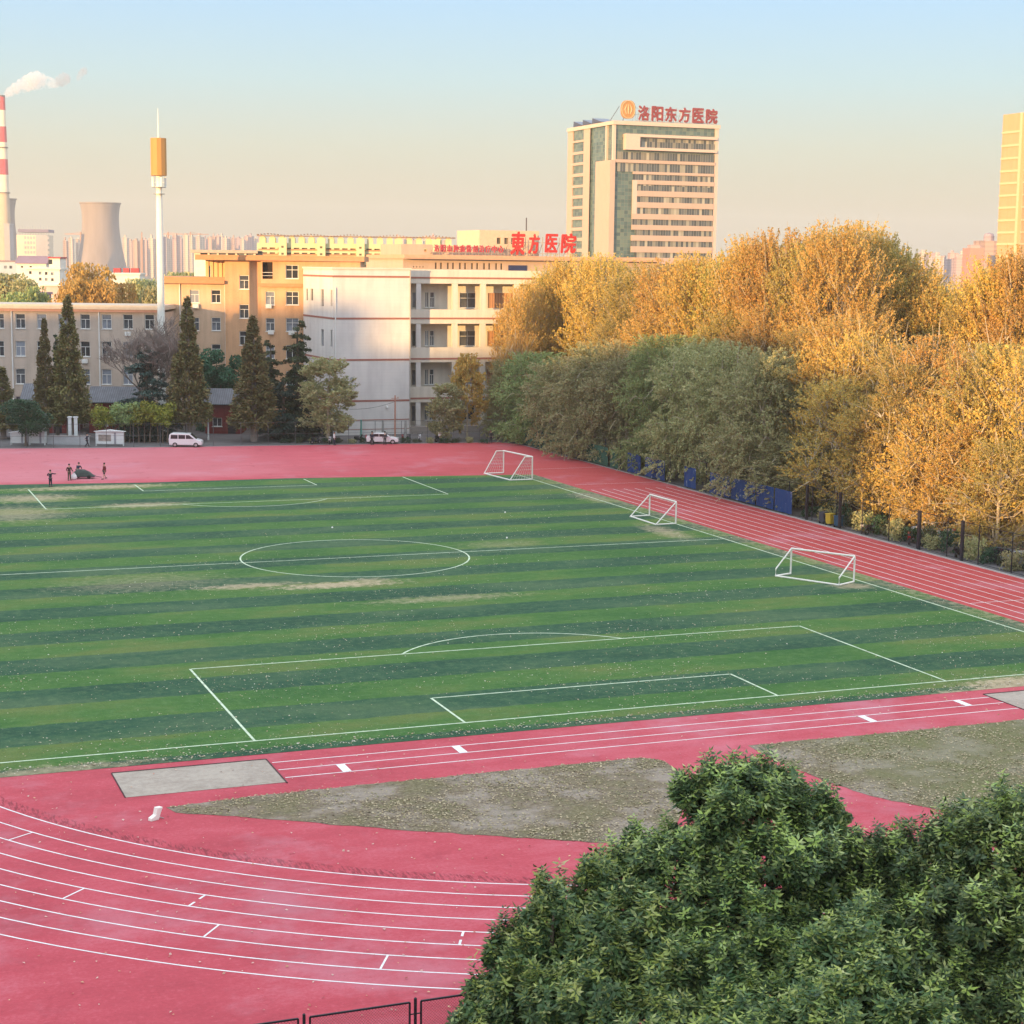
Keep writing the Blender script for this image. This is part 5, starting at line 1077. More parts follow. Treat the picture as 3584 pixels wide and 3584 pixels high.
for (px, yt, D, k_, s_, lab) in fl_: tree('distant_tree', px, 0, FT[k_][0], fk, lab, 'trees beyond the left dormitory', D=D, s=s_, sz=ztop_at(px, yt, D)/12)
def f_wood(n):
    a = rng.uniform(-.36, .36, n); D = rng.uniform(420, 1900, n); return np.c_[a, D]
P = f_wood(26000); k_ = (P[:, 0]*40).astype(int)
X_ = CAM[0]+P[:, 1]*(math.sin(CYAW)+P[:, 0]*math.cos(CYAW)); Y_ = CAM[1]+P[:, 1]*(math.cos(CYAW)-P[:, 0]*math.sin(CYAW))
hh_ = 5+4*np.sin(X_*.05)*np.cos(Y_*.043)+3*np.sin(X_*.013+2); C = np.c_[X_, Y_, rng.uniform(0, 1, len(X_))*np.clip(hh_, 2, 14)]
N = unit(rng.normal(0, 1, C.shape)); D_ = unit(np.cross(N, rng.normal(0, 1, C.shape))); L = rng.uniform(2, 4.5, len(C))
o = link('distant_woods', leafmesh('woods', C, D_, N, L, L*.8, olive)); tag(o, 'low far-off belt of autumn trees between the buildings and the skyline', 'woods', kind='stuff')
# low clutter of far city buildings along the horizon
m_ = MB()
# ================================================================== THINGS
steelw = plain('white_goal_paint', (.80, .78, .72), .45, var=.08); black = plain('black_steel', (.02, .02, .028), .5, var=.2); dgs = plain('dark_green_steel', (.03, .10, .07), .6); netm = plain('net_cord', (.55, .50, .48), .8)
# goals: frame of white tubes
def goal(p1, p2, back1, back2, H, label, top=0., net=False, r=.075, kick=0.):
    """p1,p2 feet of the posts; back1,back2 rear corners of the ground frame"""
    p1, p2, b1, b2 = [np.array([float(q[0]), float(q[1]), 0.]) for q in (p1, p2, back1, back2)]; z = np.array([0, 0, 1.])
    o0 = (p1+p2)/2; rt_ = empty('football_goal', o0, 0, label, 'goal', 'portable white goals round the pitch'); q = lambda p: p-o0+z*r
    for a in (p1, p2): m_ = MB(); m_.tube([q(a), q(a)+z*H], r, 8); m_.build('post', steelw, rt_)
    m_ = MB(); m_.tube([q(p1)+z*H, q(p2)+z*H], r*1.1, 8); m_.build('crossbar', steelw, rt_)
    m_ = MB(); m_.tube([q(b1), q(b2)], r, 8); m_.tube([q(p1), q(b1)], r, 8); m_.tube([q(p2), q(b2)], r, 8); m_.build('ground_frame', steelw, rt_)
    for a, b in ((p1, b1), (p2, b2)):
        d = (b-a)/np.linalg.norm(b-a); m_ = MB(); T = q(a)+z*H+d*top
        if top: m_.tube([q(a)+z*H, T], r*.8, 8)
        if kick: m_.tube([T, q(b)+z*kick, q(b)], r*.8, 8)
        else: m_.tube([T, q(b)], r*.8, 8)
        m_.build('stay', steelw, rt_)
    if net:
        m_ = MB(); L = np.linalg.norm(p2-p1)
        for (a, b, s0, s1) in ((p1, b1, 0, 1), (p2, b2, 0, 1)):
            d = (b-a)/np.linalg.norm(b-a); T = q(a)+z*H+d*top
            for k in range(9): f = k/8; m_.bar(q(a)*(1-f)+q(b)*f, (q(a)+z*H)*(1-f)+T*f, .02)
            for k in range(1, 7): f = k/7; A_ = q(a)+z*H*f; B_ = q(b)*(1-f)+T*f; m_.bar(A_, B_, .02)
        m_.build('net', netm, rt_)
    return rt_
A1, A2 = np.array([32.3, 103.2]), np.array([33.1, 96.4]); goal(A1, A2, A1+np.array([-5.6, -2.2])*.0+(G(1700-5, 800+1660*.5176)[:2]-A1), A2+(G(1700+165*.5176, 800+1705*.5176)[:2]-A2), 2.5, 'white goal with torn net at the far right corner of the pitch', top=.9, net=True)
goal(G(1600+1625*.414, 1500+740*.414), G(1600+1848*.414, 1500+808*.414), G(1600+1465*.414, 1500+748*.414), G(1600+1680*.414, 1500+818*.414), 2.0, 'smaller white triangular goal halfway along the right touchline', r=.07)
m9 = .5093
goal(G(2600+328*m9, 1600+805*m9), G(2600+762*m9, 1600+862*m9), G(2600+225*m9, 1600+822*m9), G(2600+660*m9, 1600+885*m9), 1.95, 'white goal with empty frame nearest the viewer on the right touchline', r=.07, kick=.55)

# telecom mast
D = 242; g = AT(561, 930, D); Zp = lambda y: ztop_at(545, y, D); r = empty('telecom_mast', (g[0], g[1], 0), -CYAW, 'white telecom mast with brown antenna drum and whip rod', 'mast')
offx = 0
wp = plain('white_mast_paint', (.74, .76, .72), .5, var=.06); brd = NT('brown_slats'); s = brd.sep(brd.obj()); an = brd.m('ARCTAN2', s[1], s[0]); fr = brd.m('FRACT', brd.m('MULTIPLY', an, 6.)); drum = brd.done(brd.mix(brd.m('LESS_THAN', fr, .18), (.50, .27, .09), (.28, .14, .05)), .6)
m_ = MB(); m_.tube([(0, 0, 0), (0, 0, Zp(800)), (0, 0, Zp(617))], [.55, .46, .36], 16); m_.build('pole', wp, r, smooth=False)
m_ = MB(); m_.lathe([(0, Zp(617)), (1.08, Zp(617)), (1.08, Zp(488)), (0, Zp(486))], 12); m_.build('antenna_drum', drum, r)
m_ = MB(); m_.tube([(0, 0, Zp(488)), (0, 0, Zp(440)), (0, 0, Zp(385))], [.13, .09, .03], 6); m_.build('whip_rod', wp, r)
m_ = MB(); m_.lathe([(.4, Zp(681)), (.8, Zp(681)), (.8, Zp(679)), (.4, Zp(679))], 16); m_.lathe([(.38, Zp(658)), (.95, Zp(658)), (.95, Zp(656)), (.38, Zp(656))], 16); m_.build('platform_ring', plain('galvanised', (.35, .35, .34), .5, .3), r)
for a in (3.5, 0.1, 5.2, 1.8): m_ = MB(); x, y = .85*math.cos(a), .85*math.sin(a); m_.box(x-.13, x+.13, y-.1, y+.1, Zp(655), Zp(622)); m_.bar((0, 0, Zp(640)), (x, y, Zp(640)), .06); m_.build('panel_antenna', wp, r)

# far fence, right fence
def fence(pts, Hf, step, mat, label, name='perimeter_fence', pr=.05, rails=(1.,), group=None, mesh_w=0):
    r = empty(name, (pts[0][0], pts[0][1], 0), 0, label, 'fence', group); o0 = np.array([pts[0][0], pts[0][1], 0]); pm = MB(); pm.tube([(0, 0, 0), (0, 0, Hf)], pr, 6); pme = pm.mesh('post', mat); rm = MB(); wires = MB()
    for i in range(len(pts)-1):
        a, b = np.array([*pts[i][:2], 0.]), np.array([*pts[i+1][:2], 0.]); n = max(1, int(round(np.linalg.norm(b-a)/step)))
        for k in range(n): link('post', pme, r, a+(b-a)*k/n-o0)
        for f in rails: rm.bar(a-o0+np.array([0, 0, Hf*f-.03]), b-o0+np.array([0, 0, Hf*f-.03]), pr*.8)
        if mesh_w:
            for q in range(1, int(Hf/mesh_w)): wires.bar(a-o0+np.array([0, 0, q*mesh_w]), b-o0+np.array([0, 0, q*mesh_w]), .006)
    link('post', pme, r, np.array([*pts[-1][:2], 0.])-o0); rm.build('rail', mat, r)
    if mesh_w: wires.build('wire_mesh', mat, r)
    return r, o0
farline = [(-48, 149.6), (-19.1, 145.6), (-6.3, 143), (7, 141.4), (34.9, 138.3), (45.6, 137.2)]
fence(farline, 3.0, 3.4, plain('thin_dark_posts', (.10, .10, .11), .6), 'thin dark post and wire fence along the far end of the track', rails=(1., .5, .05), mesh_w=.5, pr=.035)
fr_, o0 = fence([(46.6, 137.0), (46.7, 8)], 3.2, 4.3, black, 'tall black-posted fence along the right straight with green and blue screens hung on it', pr=.05, rails=(1., .04), mesh_w=.4)
gsc = plain('green_screen_cloth', (.02, .08, .055), .8, var=.3); bsc = NT('blue_screen_cloth'); n = bsc.noise(bsc.pos(), 1.6, 4., .7); bsm = bsc.done(bsc.mix(bsc.sm(n, .62, .68), (.004, .04, .16), (.3, .34, .4)), .7)
def yon(px): d = ray(px, 1600); t_ = (46.6-CAM[0])/d[0]; return float(CAM[1]+t_*d[1])
for (pa, pb, mt) in ((1838, 1905, gsc), (1925, 1960, gsc), (2055, 2130, gsc), (2140, 2165, gsc), (2200, 2245, bsm), (2262, 2330, bsm), (2400, 2440, bsm), (2490, 2560, bsm), (2565, 2650, bsm), (2655, 2715, bsm), (2720, 2780, bsm)):
    ya, yb = yon(pa), yon(pb); m_ = MB(); n = 8
    for k in range(n):
        y0, y1 = ya+(yb-ya)*k/n, ya+(yb-ya)*(k+1)/n; w0, w1 = .05*math.sin(k*1.7), .05*math.sin((k+1)*1.7)
        m_.face([(46.48+w0-o0[0], y0-o0[1], .12), (46.48+w1-o0[0], y1-o0[1], .12), (46.48+w1*.5-o0[0], y1-o0[1], 2.3), (46.48+w0*.5-o0[0], y0-o0[1], 2.3)])
    m_.build('screen', mt, fr_)
for px in (2833, 2950, 3232, 3385):
    y_ = yon(px); m_ = MB(); m_.box(46.4-o0[0], 46.62-o0[0], y_-.11-o0[1], y_+.11-o0[1], 0, 3.3); m_.build('gate_post', black, fr_)

# near fence of framed mesh panels
zf = 2.5; fy = G(900+700*.5176, 2600+1795*.5176, zf)[1]
xs = []
for (pa, ya) in ((318, 1852), (1065, 1735)): xs.append(G(900+pa*.5176, 2600+ya*.5176, zf)[0])
st_ = xs[1]-xs[0]; nf = empty('mesh_fence', (xs[0], fy, 0), 0, 'near black framed mesh fence at the bottom edge of the view', 'fence')
for k in range(-5, 9):
    x = k*st_; m_ = MB(); m_.tube([(x, 0, 0), (x, 0, zf+.06)], .045, 8); m_.lathe([(.0, zf+.1), (.05, zf+.06)], 8, c=(x, 0)); m_.build('post', black, nf)
    a, b = x+.17, x+st_-.17; m_ = MB()
    m_.bar((a, 0, zf-.04), (b, 0, zf-.04), .05); m_.bar((a, 0, .15), (b, 0, .15), .05); m_.bar((a, 0, .15), (a, 0, zf-.04), .05); m_.bar((b, 0, .15), (b, 0, zf-.04), .05)
    for z_ in (.5, 1.3, 2.1): m_.bar((x, 0, z_), (a, 0, z_), .03); m_.bar((b, 0, z_), (x+st_, 0, z_), .03)
    pf = m_.build('panel_frame', black, nf)
    m_ = MB(); s_ = .09; Hh_ = zf-.25; n = int((b-a+Hh_)/s_)
    for q in range(n):
        for sg_ in (1, -1):
            u = q*s_; x0_, z0_ = (a+u, .18); 
            t0 = max(0, u-(b-a)); t1 = min(Hh_, u)
            if t1 <= t0: continue
            if sg_ > 0: m_.tube([(a+u-t0, .0, .18+t0), (a+u-t1, .0, .18+t1)], .0045, 3, caps=False)
            else: m_.tube([(b-u+t0, .003, .18+t0), (b-u+t1, .003, .18+t1)], .0045, 3, caps=False)
    m_.build('wire_mesh', bpy.data.materials['thin_dark_posts'], pf)

# vehicles
tyre = plain('tyre_rubber', (.02, .02, .02), .8); rimm = plain('rim_metal', (.45, .45, .46), .35, .7); carglass = NT('car_glass').done((.02, .025, .03), .08, spec=.8)
def carpaint(name, c): t = NT(name); t.b.inputs['Coat Weight'].default_value = .5; return t.done(c, .35)
def car(px, py, heading, L, Wd, prof, wins, paint, label, X=None, name='parked_car', cat='car'):
    g = G(px, py); r = empty(name, (g[0], g[1], -.02), heading, label, cat)
    m_ = MB(); m_.prism(prof, -Wd/2, Wd/2); me = m_.build('body', paint, r, bevel=.07, fix=True)
    for k, w_ in enumerate(wins):
        for sd in (-1, 1): m_ = MB(); y_ = sd*(Wd/2+.006); m_.prism(w_, y_-.006, y_+.006); m_.build('side_window', carglass, r)
    for k in (0, 1):  # windscreen and rear window
        (x0, z0), (x1, z1) = ws[k] if False else (prof_ws(prof)[k]); m_ = MB(); d = .012 if k else -.012
        m_.face([(x0+d*0, -Wd/2+.14, z0), (x1, -Wd/2+.2, z1), (x1, Wd/2-.2, z1), (x0, Wd/2-.14, z0)]); o = m_.build('windscreen' if k else 'rear_window', carglass, r); o.location.x = .025 if k else -.025; o.location.z = .012
    wr2 = .31
    for x in (-L*.31, L*.32):
        for sd in (-1, 1):
            y_ = sd*(Wd/2-.08); m_ = MB(); m_.tube([(x, y_-.1, wr2), (x, y_+.1, wr2)], wr2, 18); w_ = m_.build('wheel', tyre, r); m_ = MB(); m_.tube([(x, y_+sd*.095, wr2), (x, y_+sd*.115, wr2)], wr2*.6, 12); m_.build('rim', rimm, w_)
    for sd in (-1, 1):
        m_ = MB(); m_.box(L/2-.16, L/2+.015, sd*(Wd/2-.3)-.14, sd*(Wd/2-.3)+.14, .62, .78); m_.build('headlight', rimm, r)
        m_ = MB(); m_.box(-L/2-.015, -L/2+.1, sd*(Wd/2-.16)-.08, sd*(Wd/2-.16)+.08, .8, 1.1); m_.build('tail_light', rdt, r)
        m_ = MB(); m_.box(L*.17, L*.17+.14, sd*(Wd/2+.1)-.09, sd*(Wd/2+.1)+.09, .95, 1.1); m_.build('mirror', paint, r)
    return r
def prof_ws(p):
    # roof points are the two highest; windscreen runs to the bonnet, rear window down the tail
    return PW
whp_ = carpaint('white_car_paint', (.75, .76, .78)); 
vanp = [(-2.05, .3), (2.05, .3), (2.1, .62), (2.0, .85), (1.35, 1.05), (.55, 1.72), (-1.75, 1.8), (-2.0, 1.6), (-2.1, 1.0)]
PW = [((-2.1, 1.05), (-1.98, 1.62)), ((1.35, 1.06), (.6, 1.7))]
car(652, 1563, -CYAW+.02, 4.2, 1.65, vanp, [[(-1.85, 1.08), (-.95, 1.08), (-.95, 1.58), (-1.8, 1.58)], [(-.85, 1.08), (.0, 1.08), (0., 1.58), (-.85, 1.58)], [(.1, 1.08), (1.1, 1.08), (.5, 1.56), (.1, 1.58)]], whp_, 'small white van parked behind the far fence, facing right', name='parked_van', cat='van')
hatch = [(-2.05, .3), (2.1, .3), (2.15, .55), (2.0, .78), (1.15, .95), (.4, 1.42), (-1.0, 1.47), (-1.75, 1.05), (-2.1, .95)]
PW = [((-1.74, 1.06), (-1.02, 1.45)), ((1.12, .96), (.42, 1.41))]
wn2 = [[(-1.45, 1.0), (-.45, 1.0), (-.45, 1.36), (-1.0, 1.36)], [(-.38, 1.0), (.85, 1.0), (.35, 1.33), (-.38, 1.36)]]
car(1338, 1552, -CYAW+.05, 4.3, 1.7, hatch, wn2, whp_, 'white hatchback parked in front of the white gable')
car(3448, 1978, R(97), 4.3, 1.7, hatch, wn2, carpaint('dark_car_paint', (.03, .035, .045)), 'dark car parked behind the right fence near the right edge').location.x = 49.2
car(3560, 1990, R(95), 4.4, 1.7, hatch, wn2, carpaint('grey_car_paint', (.25, .27, .28)), 'grey car parked nearest the right edge behind the fence').location.x = 49.3
car(3190, 1885, R(92), 4.4, 1.7, hatch, wn2, whp_, 'white car glimpsed behind the right fence under the golden trees').location.x = 51.6

# motorbikes
def motorbike(body):
    r = empty('motorbike', (0, 0, 0)); 
    for x in (-.62, .62):
        m_ = MB(); m_.tube([(x, -.06, .29), (x, .06, .29)], .29, 14); w_ = m_.build('wheel', tyre, r); m_ = MB(); m_.tube([(x, -.07, .29), (x, .07, .29)], .12, 10); m_.build('hub', rimm, w_)
    m_ = MB(); m_.prism([(-.75, .62), (-.55, .45), (-.1, .3), (.25, .3), (.42, .75), (.62, .9), (.5, 1.0), (.3, .55), (-.05, .5), (-.1, .72), (-.8, .78)], -.13, .13); m_.build('body', body, r, bevel=.03, fix=True)
    m_ = MB(); m_.box(-.75, -.05, -.12, .12, .76, .86); m_.build('seat', black, r, bevel=.03)
    m_ = MB(); m_.tube([(.62, 0, .3), (.45, 0, 1.0)], .04, 6); m_.bar((.42, -.33, 1.05), (.42, .33, 1.05), .035); m_.tube([(.42, -.3, 1.05), (.44, -.36, 1.25)], .02, 5); m_.build('handlebar', black, r)
    return r
mk = {'white': motorbike(whp_), 'dark': motorbike(carpaint('black_bike_paint', (.02, .02, .025))), 'red': motorbike(carpaint('red_bike_paint', (.35, .03, .03)))}
used = set(); 
mb_spots = [('white', 2992, 1862, 47.4, 'white scooter behind the right fence next to the black gate post'), ('dark', 3025, 1870, 47.4, 'dark motorbike just right of the white scooter'), ('dark', 2890, 1832, 47.5, 'dark motorbike beside the yellow bin'), ('red', 3120, 1905, 47.6, 'red motorbike behind the right fence under the golden trees'), ('dark', 3290, 1950, 47.6, 'dark motorbike left of the dark car'),
            ('dark', 1262, 1550, None, 'dark motorbike just left of the white hatchback'), ('red', 1415, 1549, None, 'red motorbike just right of the brown pole'), ('dark', 1438, 1549, None, 'dark motorbike at the corner of the white gable'), ('white', 1475, 1548, None, 'white scooter right of the white gable corner'), ('dark', 1545, 1548, None, 'dark motorbike under the thin brownish tree'), ('white', 1160, 1556, None, 'white scooter by the round olive tree'), ('dark', 1110, 1556, None, 'dark motorbike left of the round olive tree')]
for (k, px, py, X_, lab) in mb_spots:
    g = G(px, py); o = mk[k] if k not in used else copy_tree(mk[k]); used.add(k); o.location = (float(X_ if X_ else g[0]), float(g[1]+(0 if X_ else .8)), -.02); o.rotation_euler = (0, 0, random.uniform(-.5, .5)+(.8 if X_ else .9)); tag(o, lab, 'motorbike', 'motorbikes parked round the track')

# bins
def bin_(px, py, X_, mat, lab):
    g = G(px, py); r = empty('litter_bin', (X_, g[1], -.02), .3, lab, 'bin', 'wheeled bins by the right fence'); m_ = MB(); m_.prism([(-.28, .12), (.28, .12), (.34, 1.0), (-.34, 1.0)], -.3, .3); m_.build('body', mat, r, bevel=.03, fix=True); m_ = MB(); m_.box(-.37, .37, -.33, .35, 1.0, 1.08); m_.build('lid', mat, r, bevel=.02)
    for y in (-.25, .25): m_ = MB(); m_.tube([(-.25, y-.03, .1), (-.25, y+.03, .1)], .1, 12); m_.build('wheel', tyre, r)
bin_(2852, 1832, 46.9, plain('dark_bin', (.05, .06, .08), .5), 'dark wheeled bin by the fence, left of the yellow one'); bin_(2874, 1838, 46.9, plain('yellow_bin', (.50, .36, .04), .5), 'yellow wheeled bin by the right fence'); bin_(2900, 1846, 46.9, plain('blue_bin', (.02, .08, .14), .5), 'dark blue wheeled bin by the fence, right of the yellow one')

# shrubs along the right fence
sh = [blob('shrub%d' % i, 1.9, 1.2, 1.3, 900, .2, m__, 200+i, .0) for i, m__ in enumerate((dgreen, cedarg, olive))]
for k in range(26):
    y_ = 62-k*1.85; m__ = sh[k % 3]; r = empty('shrub', (48.2+.5*math.sin(k*2.1), y_, 0), k*1.3, 'low dark shrub in the row behind the near half of the right fence', 'shrub', 'shrubs behind the right fence'); r.scale = (1, 1, .8+.7*abs(math.sin(k*1.7))); link('foliage', m__, r)
for k in range(16):
    px = 1010+k*46; g = G(px, 1553); r = empty('shrub', (g[0], g[1]+1.2+.5*math.sin(k*2.), 0), k, 'low dark shrub at the foot of the far fence', 'shrub', 'shrubs behind the far fence'); r.scale = (.7, .7, .4+.2*abs(math.sin(k*1.9))); link('foliage', sh[k % 3], r)

# white kiosks and notice boards on the left
kw = plain('kiosk_white', (.66, .70, .70), .6, var=.06); kg = plain('kiosk_grey', (.30, .31, .34), .7)
def kiosk(pa, pb, yt, yb, lab, dep=.4, picture=False):
    D = 223; F = Frame(pa, D, -.34); x1 = F.u(pb); z1 = F.uz(pa, yt)[1]; r = empty('notice_board', F.o, F.a, lab, 'notice board', 'white notice boards behind the far fence'); z0 = max(.25, F.uz(pa, yb)[1])
    m_ = MB(); m_.box(.1, x1-.1, .05, dep, z0, z1-.12); m_.build('panel', kw, r)
    m_ = MB(); m_.box(0, .1, 0, dep+.05, 0, z1); m_.box(x1-.1, x1, 0, dep+.05, 0, z1); m_.box(.1, x1-.1, 0, dep+.05, z1-.118, z1); m_.build('frame', kw, r)
    m_ = MB(); m_.prism([(-.25, z1), (x1/2, z1+.22), (x1+.25, z1)], -.15, dep+.25); m_.build('roof', kw, r)
    if picture: m_ = MB(); m_.box(.35, x1*.55, .035, .049, z0+.35, z1-.4); m_.build('poster', plain('faded_poster', (.32, .28, .25), .7, var=.5, sc=2.5), r)
    m_ = MB(); m_.box(x1*.66, x1*.66+.25, .02, .049, z0, z1-.13); m_.build('divider', kg, r)
kiosk(20, 84, 1514, 1563, 'left one of the two large white notice boards at the left edge'); kiosk(86, 148, 1502, 1563, 'right one of the two large white notice boards at the left edge'); kiosk(322, 426, 1510, 1562, 'wide white notice board with a faded poster below the yellow-green bushes', picture=True)
F = Frame(150, 224, -.34); x1 = F.u(305); r = empty('low_wall', F.o, F.a, 'low pale grey wall between the notice boards', 'wall'); m_ = MB(); m_.box(0, x1, 0, .3, 0, 1.05); m_.build('wall', plain('pale_grey_block', (.42, .44, .46), .85), r)
m_ = MB(); m_.box(-.05, x1+.05, -.06, .36, 1.05, 1.15); m_.build('coping', conc, r)
for px, h_, lab in ((142, 3.6, 'white gate pillar left of the red house door'), (232, 3.3, 'left white gate pillar right of the red house door'), (253, 3.3, 'right white gate pillar right of the red house door')):
    g = AT(px, 930, 226); r = empty('gate_pillar', (g[0], g[1], 0), -.34, lab, 'pillar'); m_ = MB(); m_.box(-.2, .2, -.2, .2, 0, h_); m_.box(-.28, .28, -.28, .28, h_, h_+.15); m_.build('shaft', kw, r)
# brown pole, green pole, lamp post
for px, yt, D, w_, mt, lab, nm in ((1384, 1388, 233, .12, plain('rusty_pole', (.40, .20, .14), .7), 'rusty brown pole in front of the white gable', 'utility_pole'), (1264, 1475, 233, .16, plain('teal_pole', (.12, .32, .27), .6), 'teal green post left of the white hatchback', 'post'), (722, 1455, 232, .12, kw, 'white post by the red-walled house right of the van', 'post'), (1341, 1478, 236, .2, bpy.data.materials['galvanised'], 'grey post in front of the white gable', 'post'), (1421, 1478, 236, .2, bpy.data.materials['galvanised'], 'grey post right of the brown pole', 'post')):
    g = AT(px, 930, D); h_ = ztop_at(px, yt, D); r = empty(nm, (g[0], g[1], 0), 0, lab, 'pole'); m_ = MB(); m_.tube([(0, 0, 0), (0, 0, h_)], [w_, w_*.7], 8); m_.build('shaft', mt, r)
    if nm == 'utility_pole': m_ = MB(); m_.bar((-.5, 0, h_-.4), (.5, 0, h_-.4), .07); m_.tube([(.4, 0, h_-.35), (.4, 0, h_-.2)], .05, 6); m_.build('crossarm', mt, r)
m_ = MB(); a, b = AT(1384, 1392, 233), AT(1165, 1425, 238)
a[2] = ztop_at(1384, 1405, 233); P_ = [a*(1-k/10)+b*k/10-np.array([0, 0, 1.])*(.6*(1-(k/5-1)**2)) for k in range(11)]; m_.tube(P_, .025, 4); o = m_.build('overhead_wire', black); tag(o, 'sagging black wire from the brown pole to the white gable', 'wire')

# bent white marker on the red ground
g = G(545, 2868); r = empty('corner_marker', (g[0], g[1], 0), .5, 'bent white board standing on the red surface at the tip of the dry grass', 'marker')
m_ = MB(); m_.prism([(-.32, .0), (.08, .0), (.14, .16), (.3, .5), (.02, .52), (-.06, .22), (-.3, .12)], -.12, .12); m_.build('board', steelw, r, fix=True, bevel=.015)
m_ = MB(); m_.tube([(.1, -.1, .1), (.34, -.12, 0)], .02, 6); m_.tube([(.1, .1, .1), (.34, .12, 0)], .02, 6); m_.build('stand', bpy.data.materials['galvanised'], r)
# loose bits on the grass
for px, py, lab in ((1768, 1795, 'small white scrap on the turf near the far right goal'), (1163, 1848, 'small white scrap on the turf above the centre circle'), (1774, 1884, 'small white scrap right of the centre circle')):
    g = G(px, py); m_ = MB(); m_.prism([(-.09, 0), (.08, 0), (.1, .05), (.02, .1), (-.06, .07)], -.06, .06); o = m_.build('paper_scrap', steelw, None, (g[0], g[1], .015), 1.1); tag(o, lab, 'scrap')

# ------------------------------------------------------------------ people
def skinned(name, joints, edges, mat, parent, sub=2, root=0):
    me = bpy.data.meshes.new(name); me.from_pydata([j[0] for j in joints], edges, []); o = bpy.data.objects.new(name, me); col.objects.link(o)
    o.modifiers.new('s', 'SKIN'); 
    for i, j in enumerate(joints): me.skin_vertices[0].data[i].radius = (j[1], j[2] if len(j) > 2 else j[1])
    me.skin_vertices[0].data[root].use_root = True
    su = o.modifiers.new('u', 'SUBSURF'); su.levels = sub; su.render_levels = sub
    bpy.context.view_layer.update(); me2 = bpy.data.meshes.new_from_object(o.evaluated_get(bpy.context.evaluated_depsgraph_get())); bpy.data.objects.remove(o); me2.materials.clear(); me2.materials.append(mat); me2.polygons.foreach_set('use_smooth', [True]*len(me2.polygons)); me2.name = name
    return link(name, me2, parent)
skinm = plain('skin', (.50, .30, .21), .6, var=.05); hairm = plain('black_hair', (.015, .012, .012), .6)
def person(px, py, rz, top, legs, label, pose='stand', larm=None, rarm=None, H=1.72, bend=0., loc=None, shorts=False):
    """pose in local axes: x to the person's left, -y is the way they face"""
    g = G(px, py) if loc is None else loc; r = empty('person', (g[0], g[1], g[2] if loc is not None else 0), rz, label, 'person'); k = H/1.72
    hz = .92 if pose != 'sit' else .5; st = .12 if pose == 'stand' else .2
    hip = np.array([0, 0, hz]); chest = hip+np.array([0, -math.sin(bend)*.32, math.cos(bend)*.32]); neck = hip+np.array([0, -math.sin(bend)*.54, math.cos(bend)*.54]); head = neck+np.array([0, -math.sin(bend)*.1-.02, .13+.0*bend])
    J = []; E = []
    def add(p, *rr): J.append((tuple(np.array(p)*k), *[q*k for q in rr])); return len(J)-1
    a = add(hip, .13, .10); b = add(chest, .15, .105); c = add(neck, .065, .06); d = add(head, .085, .1); e_ = add(head+np.array([0, 0, .1]), .08, .09); nose = add(head+np.array([0, -.11, .02]), .02)
    E += [(a, b), (b, c), (c, d), (d, e_), (d, nose)]
    def limb(s, pts, rs, root_): 
        last = root_
        for p, q in zip(pts, rs): n_ = add(p, q); E.append((last, n_)); last = n_
    feet = []
    for s in (-1, 1):
        if pose == 'sit': kn = np.array([s*.12, -.42, .48]); ft = np.array([s*.13, -.46, .06])
        elif pose == 'walk': kn = np.array([s*.09, -.12 if s > 0 else -.02, .5]); ft = np.array([s*.09, -.24 if s > 0 else .28, .06 if s > 0 else .12])
        else: kn = np.array([s*.11, -.02, .49]); ft = np.array([s*.13, .0, .06])
        limb(s, [hip+np.array([s*.09, 0, -.06]), kn, ft, ft+np.array([0, -.15, -.025])], [.09, .06, .045, .04], a); feet.append((hip+np.array([s*.09, 0, -.06]), kn, ft))
    arms = []
    for s, ar in ((-1, rarm), (1, larm)):
        sh_ = neck+np.array([s*.19, 0, -.05]); el, ha = (sh_+np.array([s*.06, .02, -.28]), sh_+np.array([s*.07, -.08, -.53])) if ar is None else (sh_+np.array(ar[0]), sh_+np.array(ar[1]))
        limb(s, [sh_, el, ha], [.055, .042, .032], b)
        n0 = len(J)-1; dv = unit(np.array([ha-el]))[0]
        for q in (-.03, -.01, .01, .03): f1 = add(ha+dv*.09+np.array([q*.6, q, 0]), .012); f2 = add(ha+dv*(.15-abs(q))+np.array([q*.6, q-.02, 0]), .009); E.append((n0, f1)); E.append((f1, f2))
        th_ = add(ha+dv*.04+np.array([0, -.05, 0]), .013); E.append((n0, th_)); arms.append((sh_, el, ha))
    skinned('body', J, E, skinm, r)
    # jacket
    J2 = [(tuple(hip*k+np.array([0, 0, -.04*k])), .165*k, .125*k), (tuple(chest*k), .18*k, .13*k), (tuple((neck-np.array([0, 0, .06]))*k), .13*k, .09*k)]; E2 = [(0, 1), (1, 2)]
    for (sh_, el, ha) in arms:
        n0 = len(J2); J2 += [(tuple(sh_*k), .075*k), (tuple(el*k), .06*k), (tuple((ha*.9+el*.1)*k), .05*k)]; E2 += [(1, n0), (n0, n0+1), (n0+1, n0+2)]
    skinned('jacket', J2, E2, top, r)
    J3 = [(tuple(hip*k), .15*k, .115*k)]; E3 = []
    for (h0, kn, ft) in feet:
        n0 = len(J3); J3 += [(tuple(h0*k), .105*k), (tuple(kn*k), .078*k)]; E3 += [(0, n0), (n0, n0+1)]
        if not shorts: J3.append((tuple((ft*.93+kn*.07)*k), .062*k)); E3.append((n0+1, n0+2))
    skinned('trousers', J3, E3, legs, r)
    m_ = MB(); hc = (head+np.array([0, .02, .1]))*k; m_.lathe([(.001, .12*k), (.06*k, .105*k), (.095*k, .06*k), (.105*k, 0), (.098*k, -.05*k)], 12); o = m_.build('hair', hairm, r, smooth=True); o.location = Vector([float(q) for q in hc])
    m_ = MB()
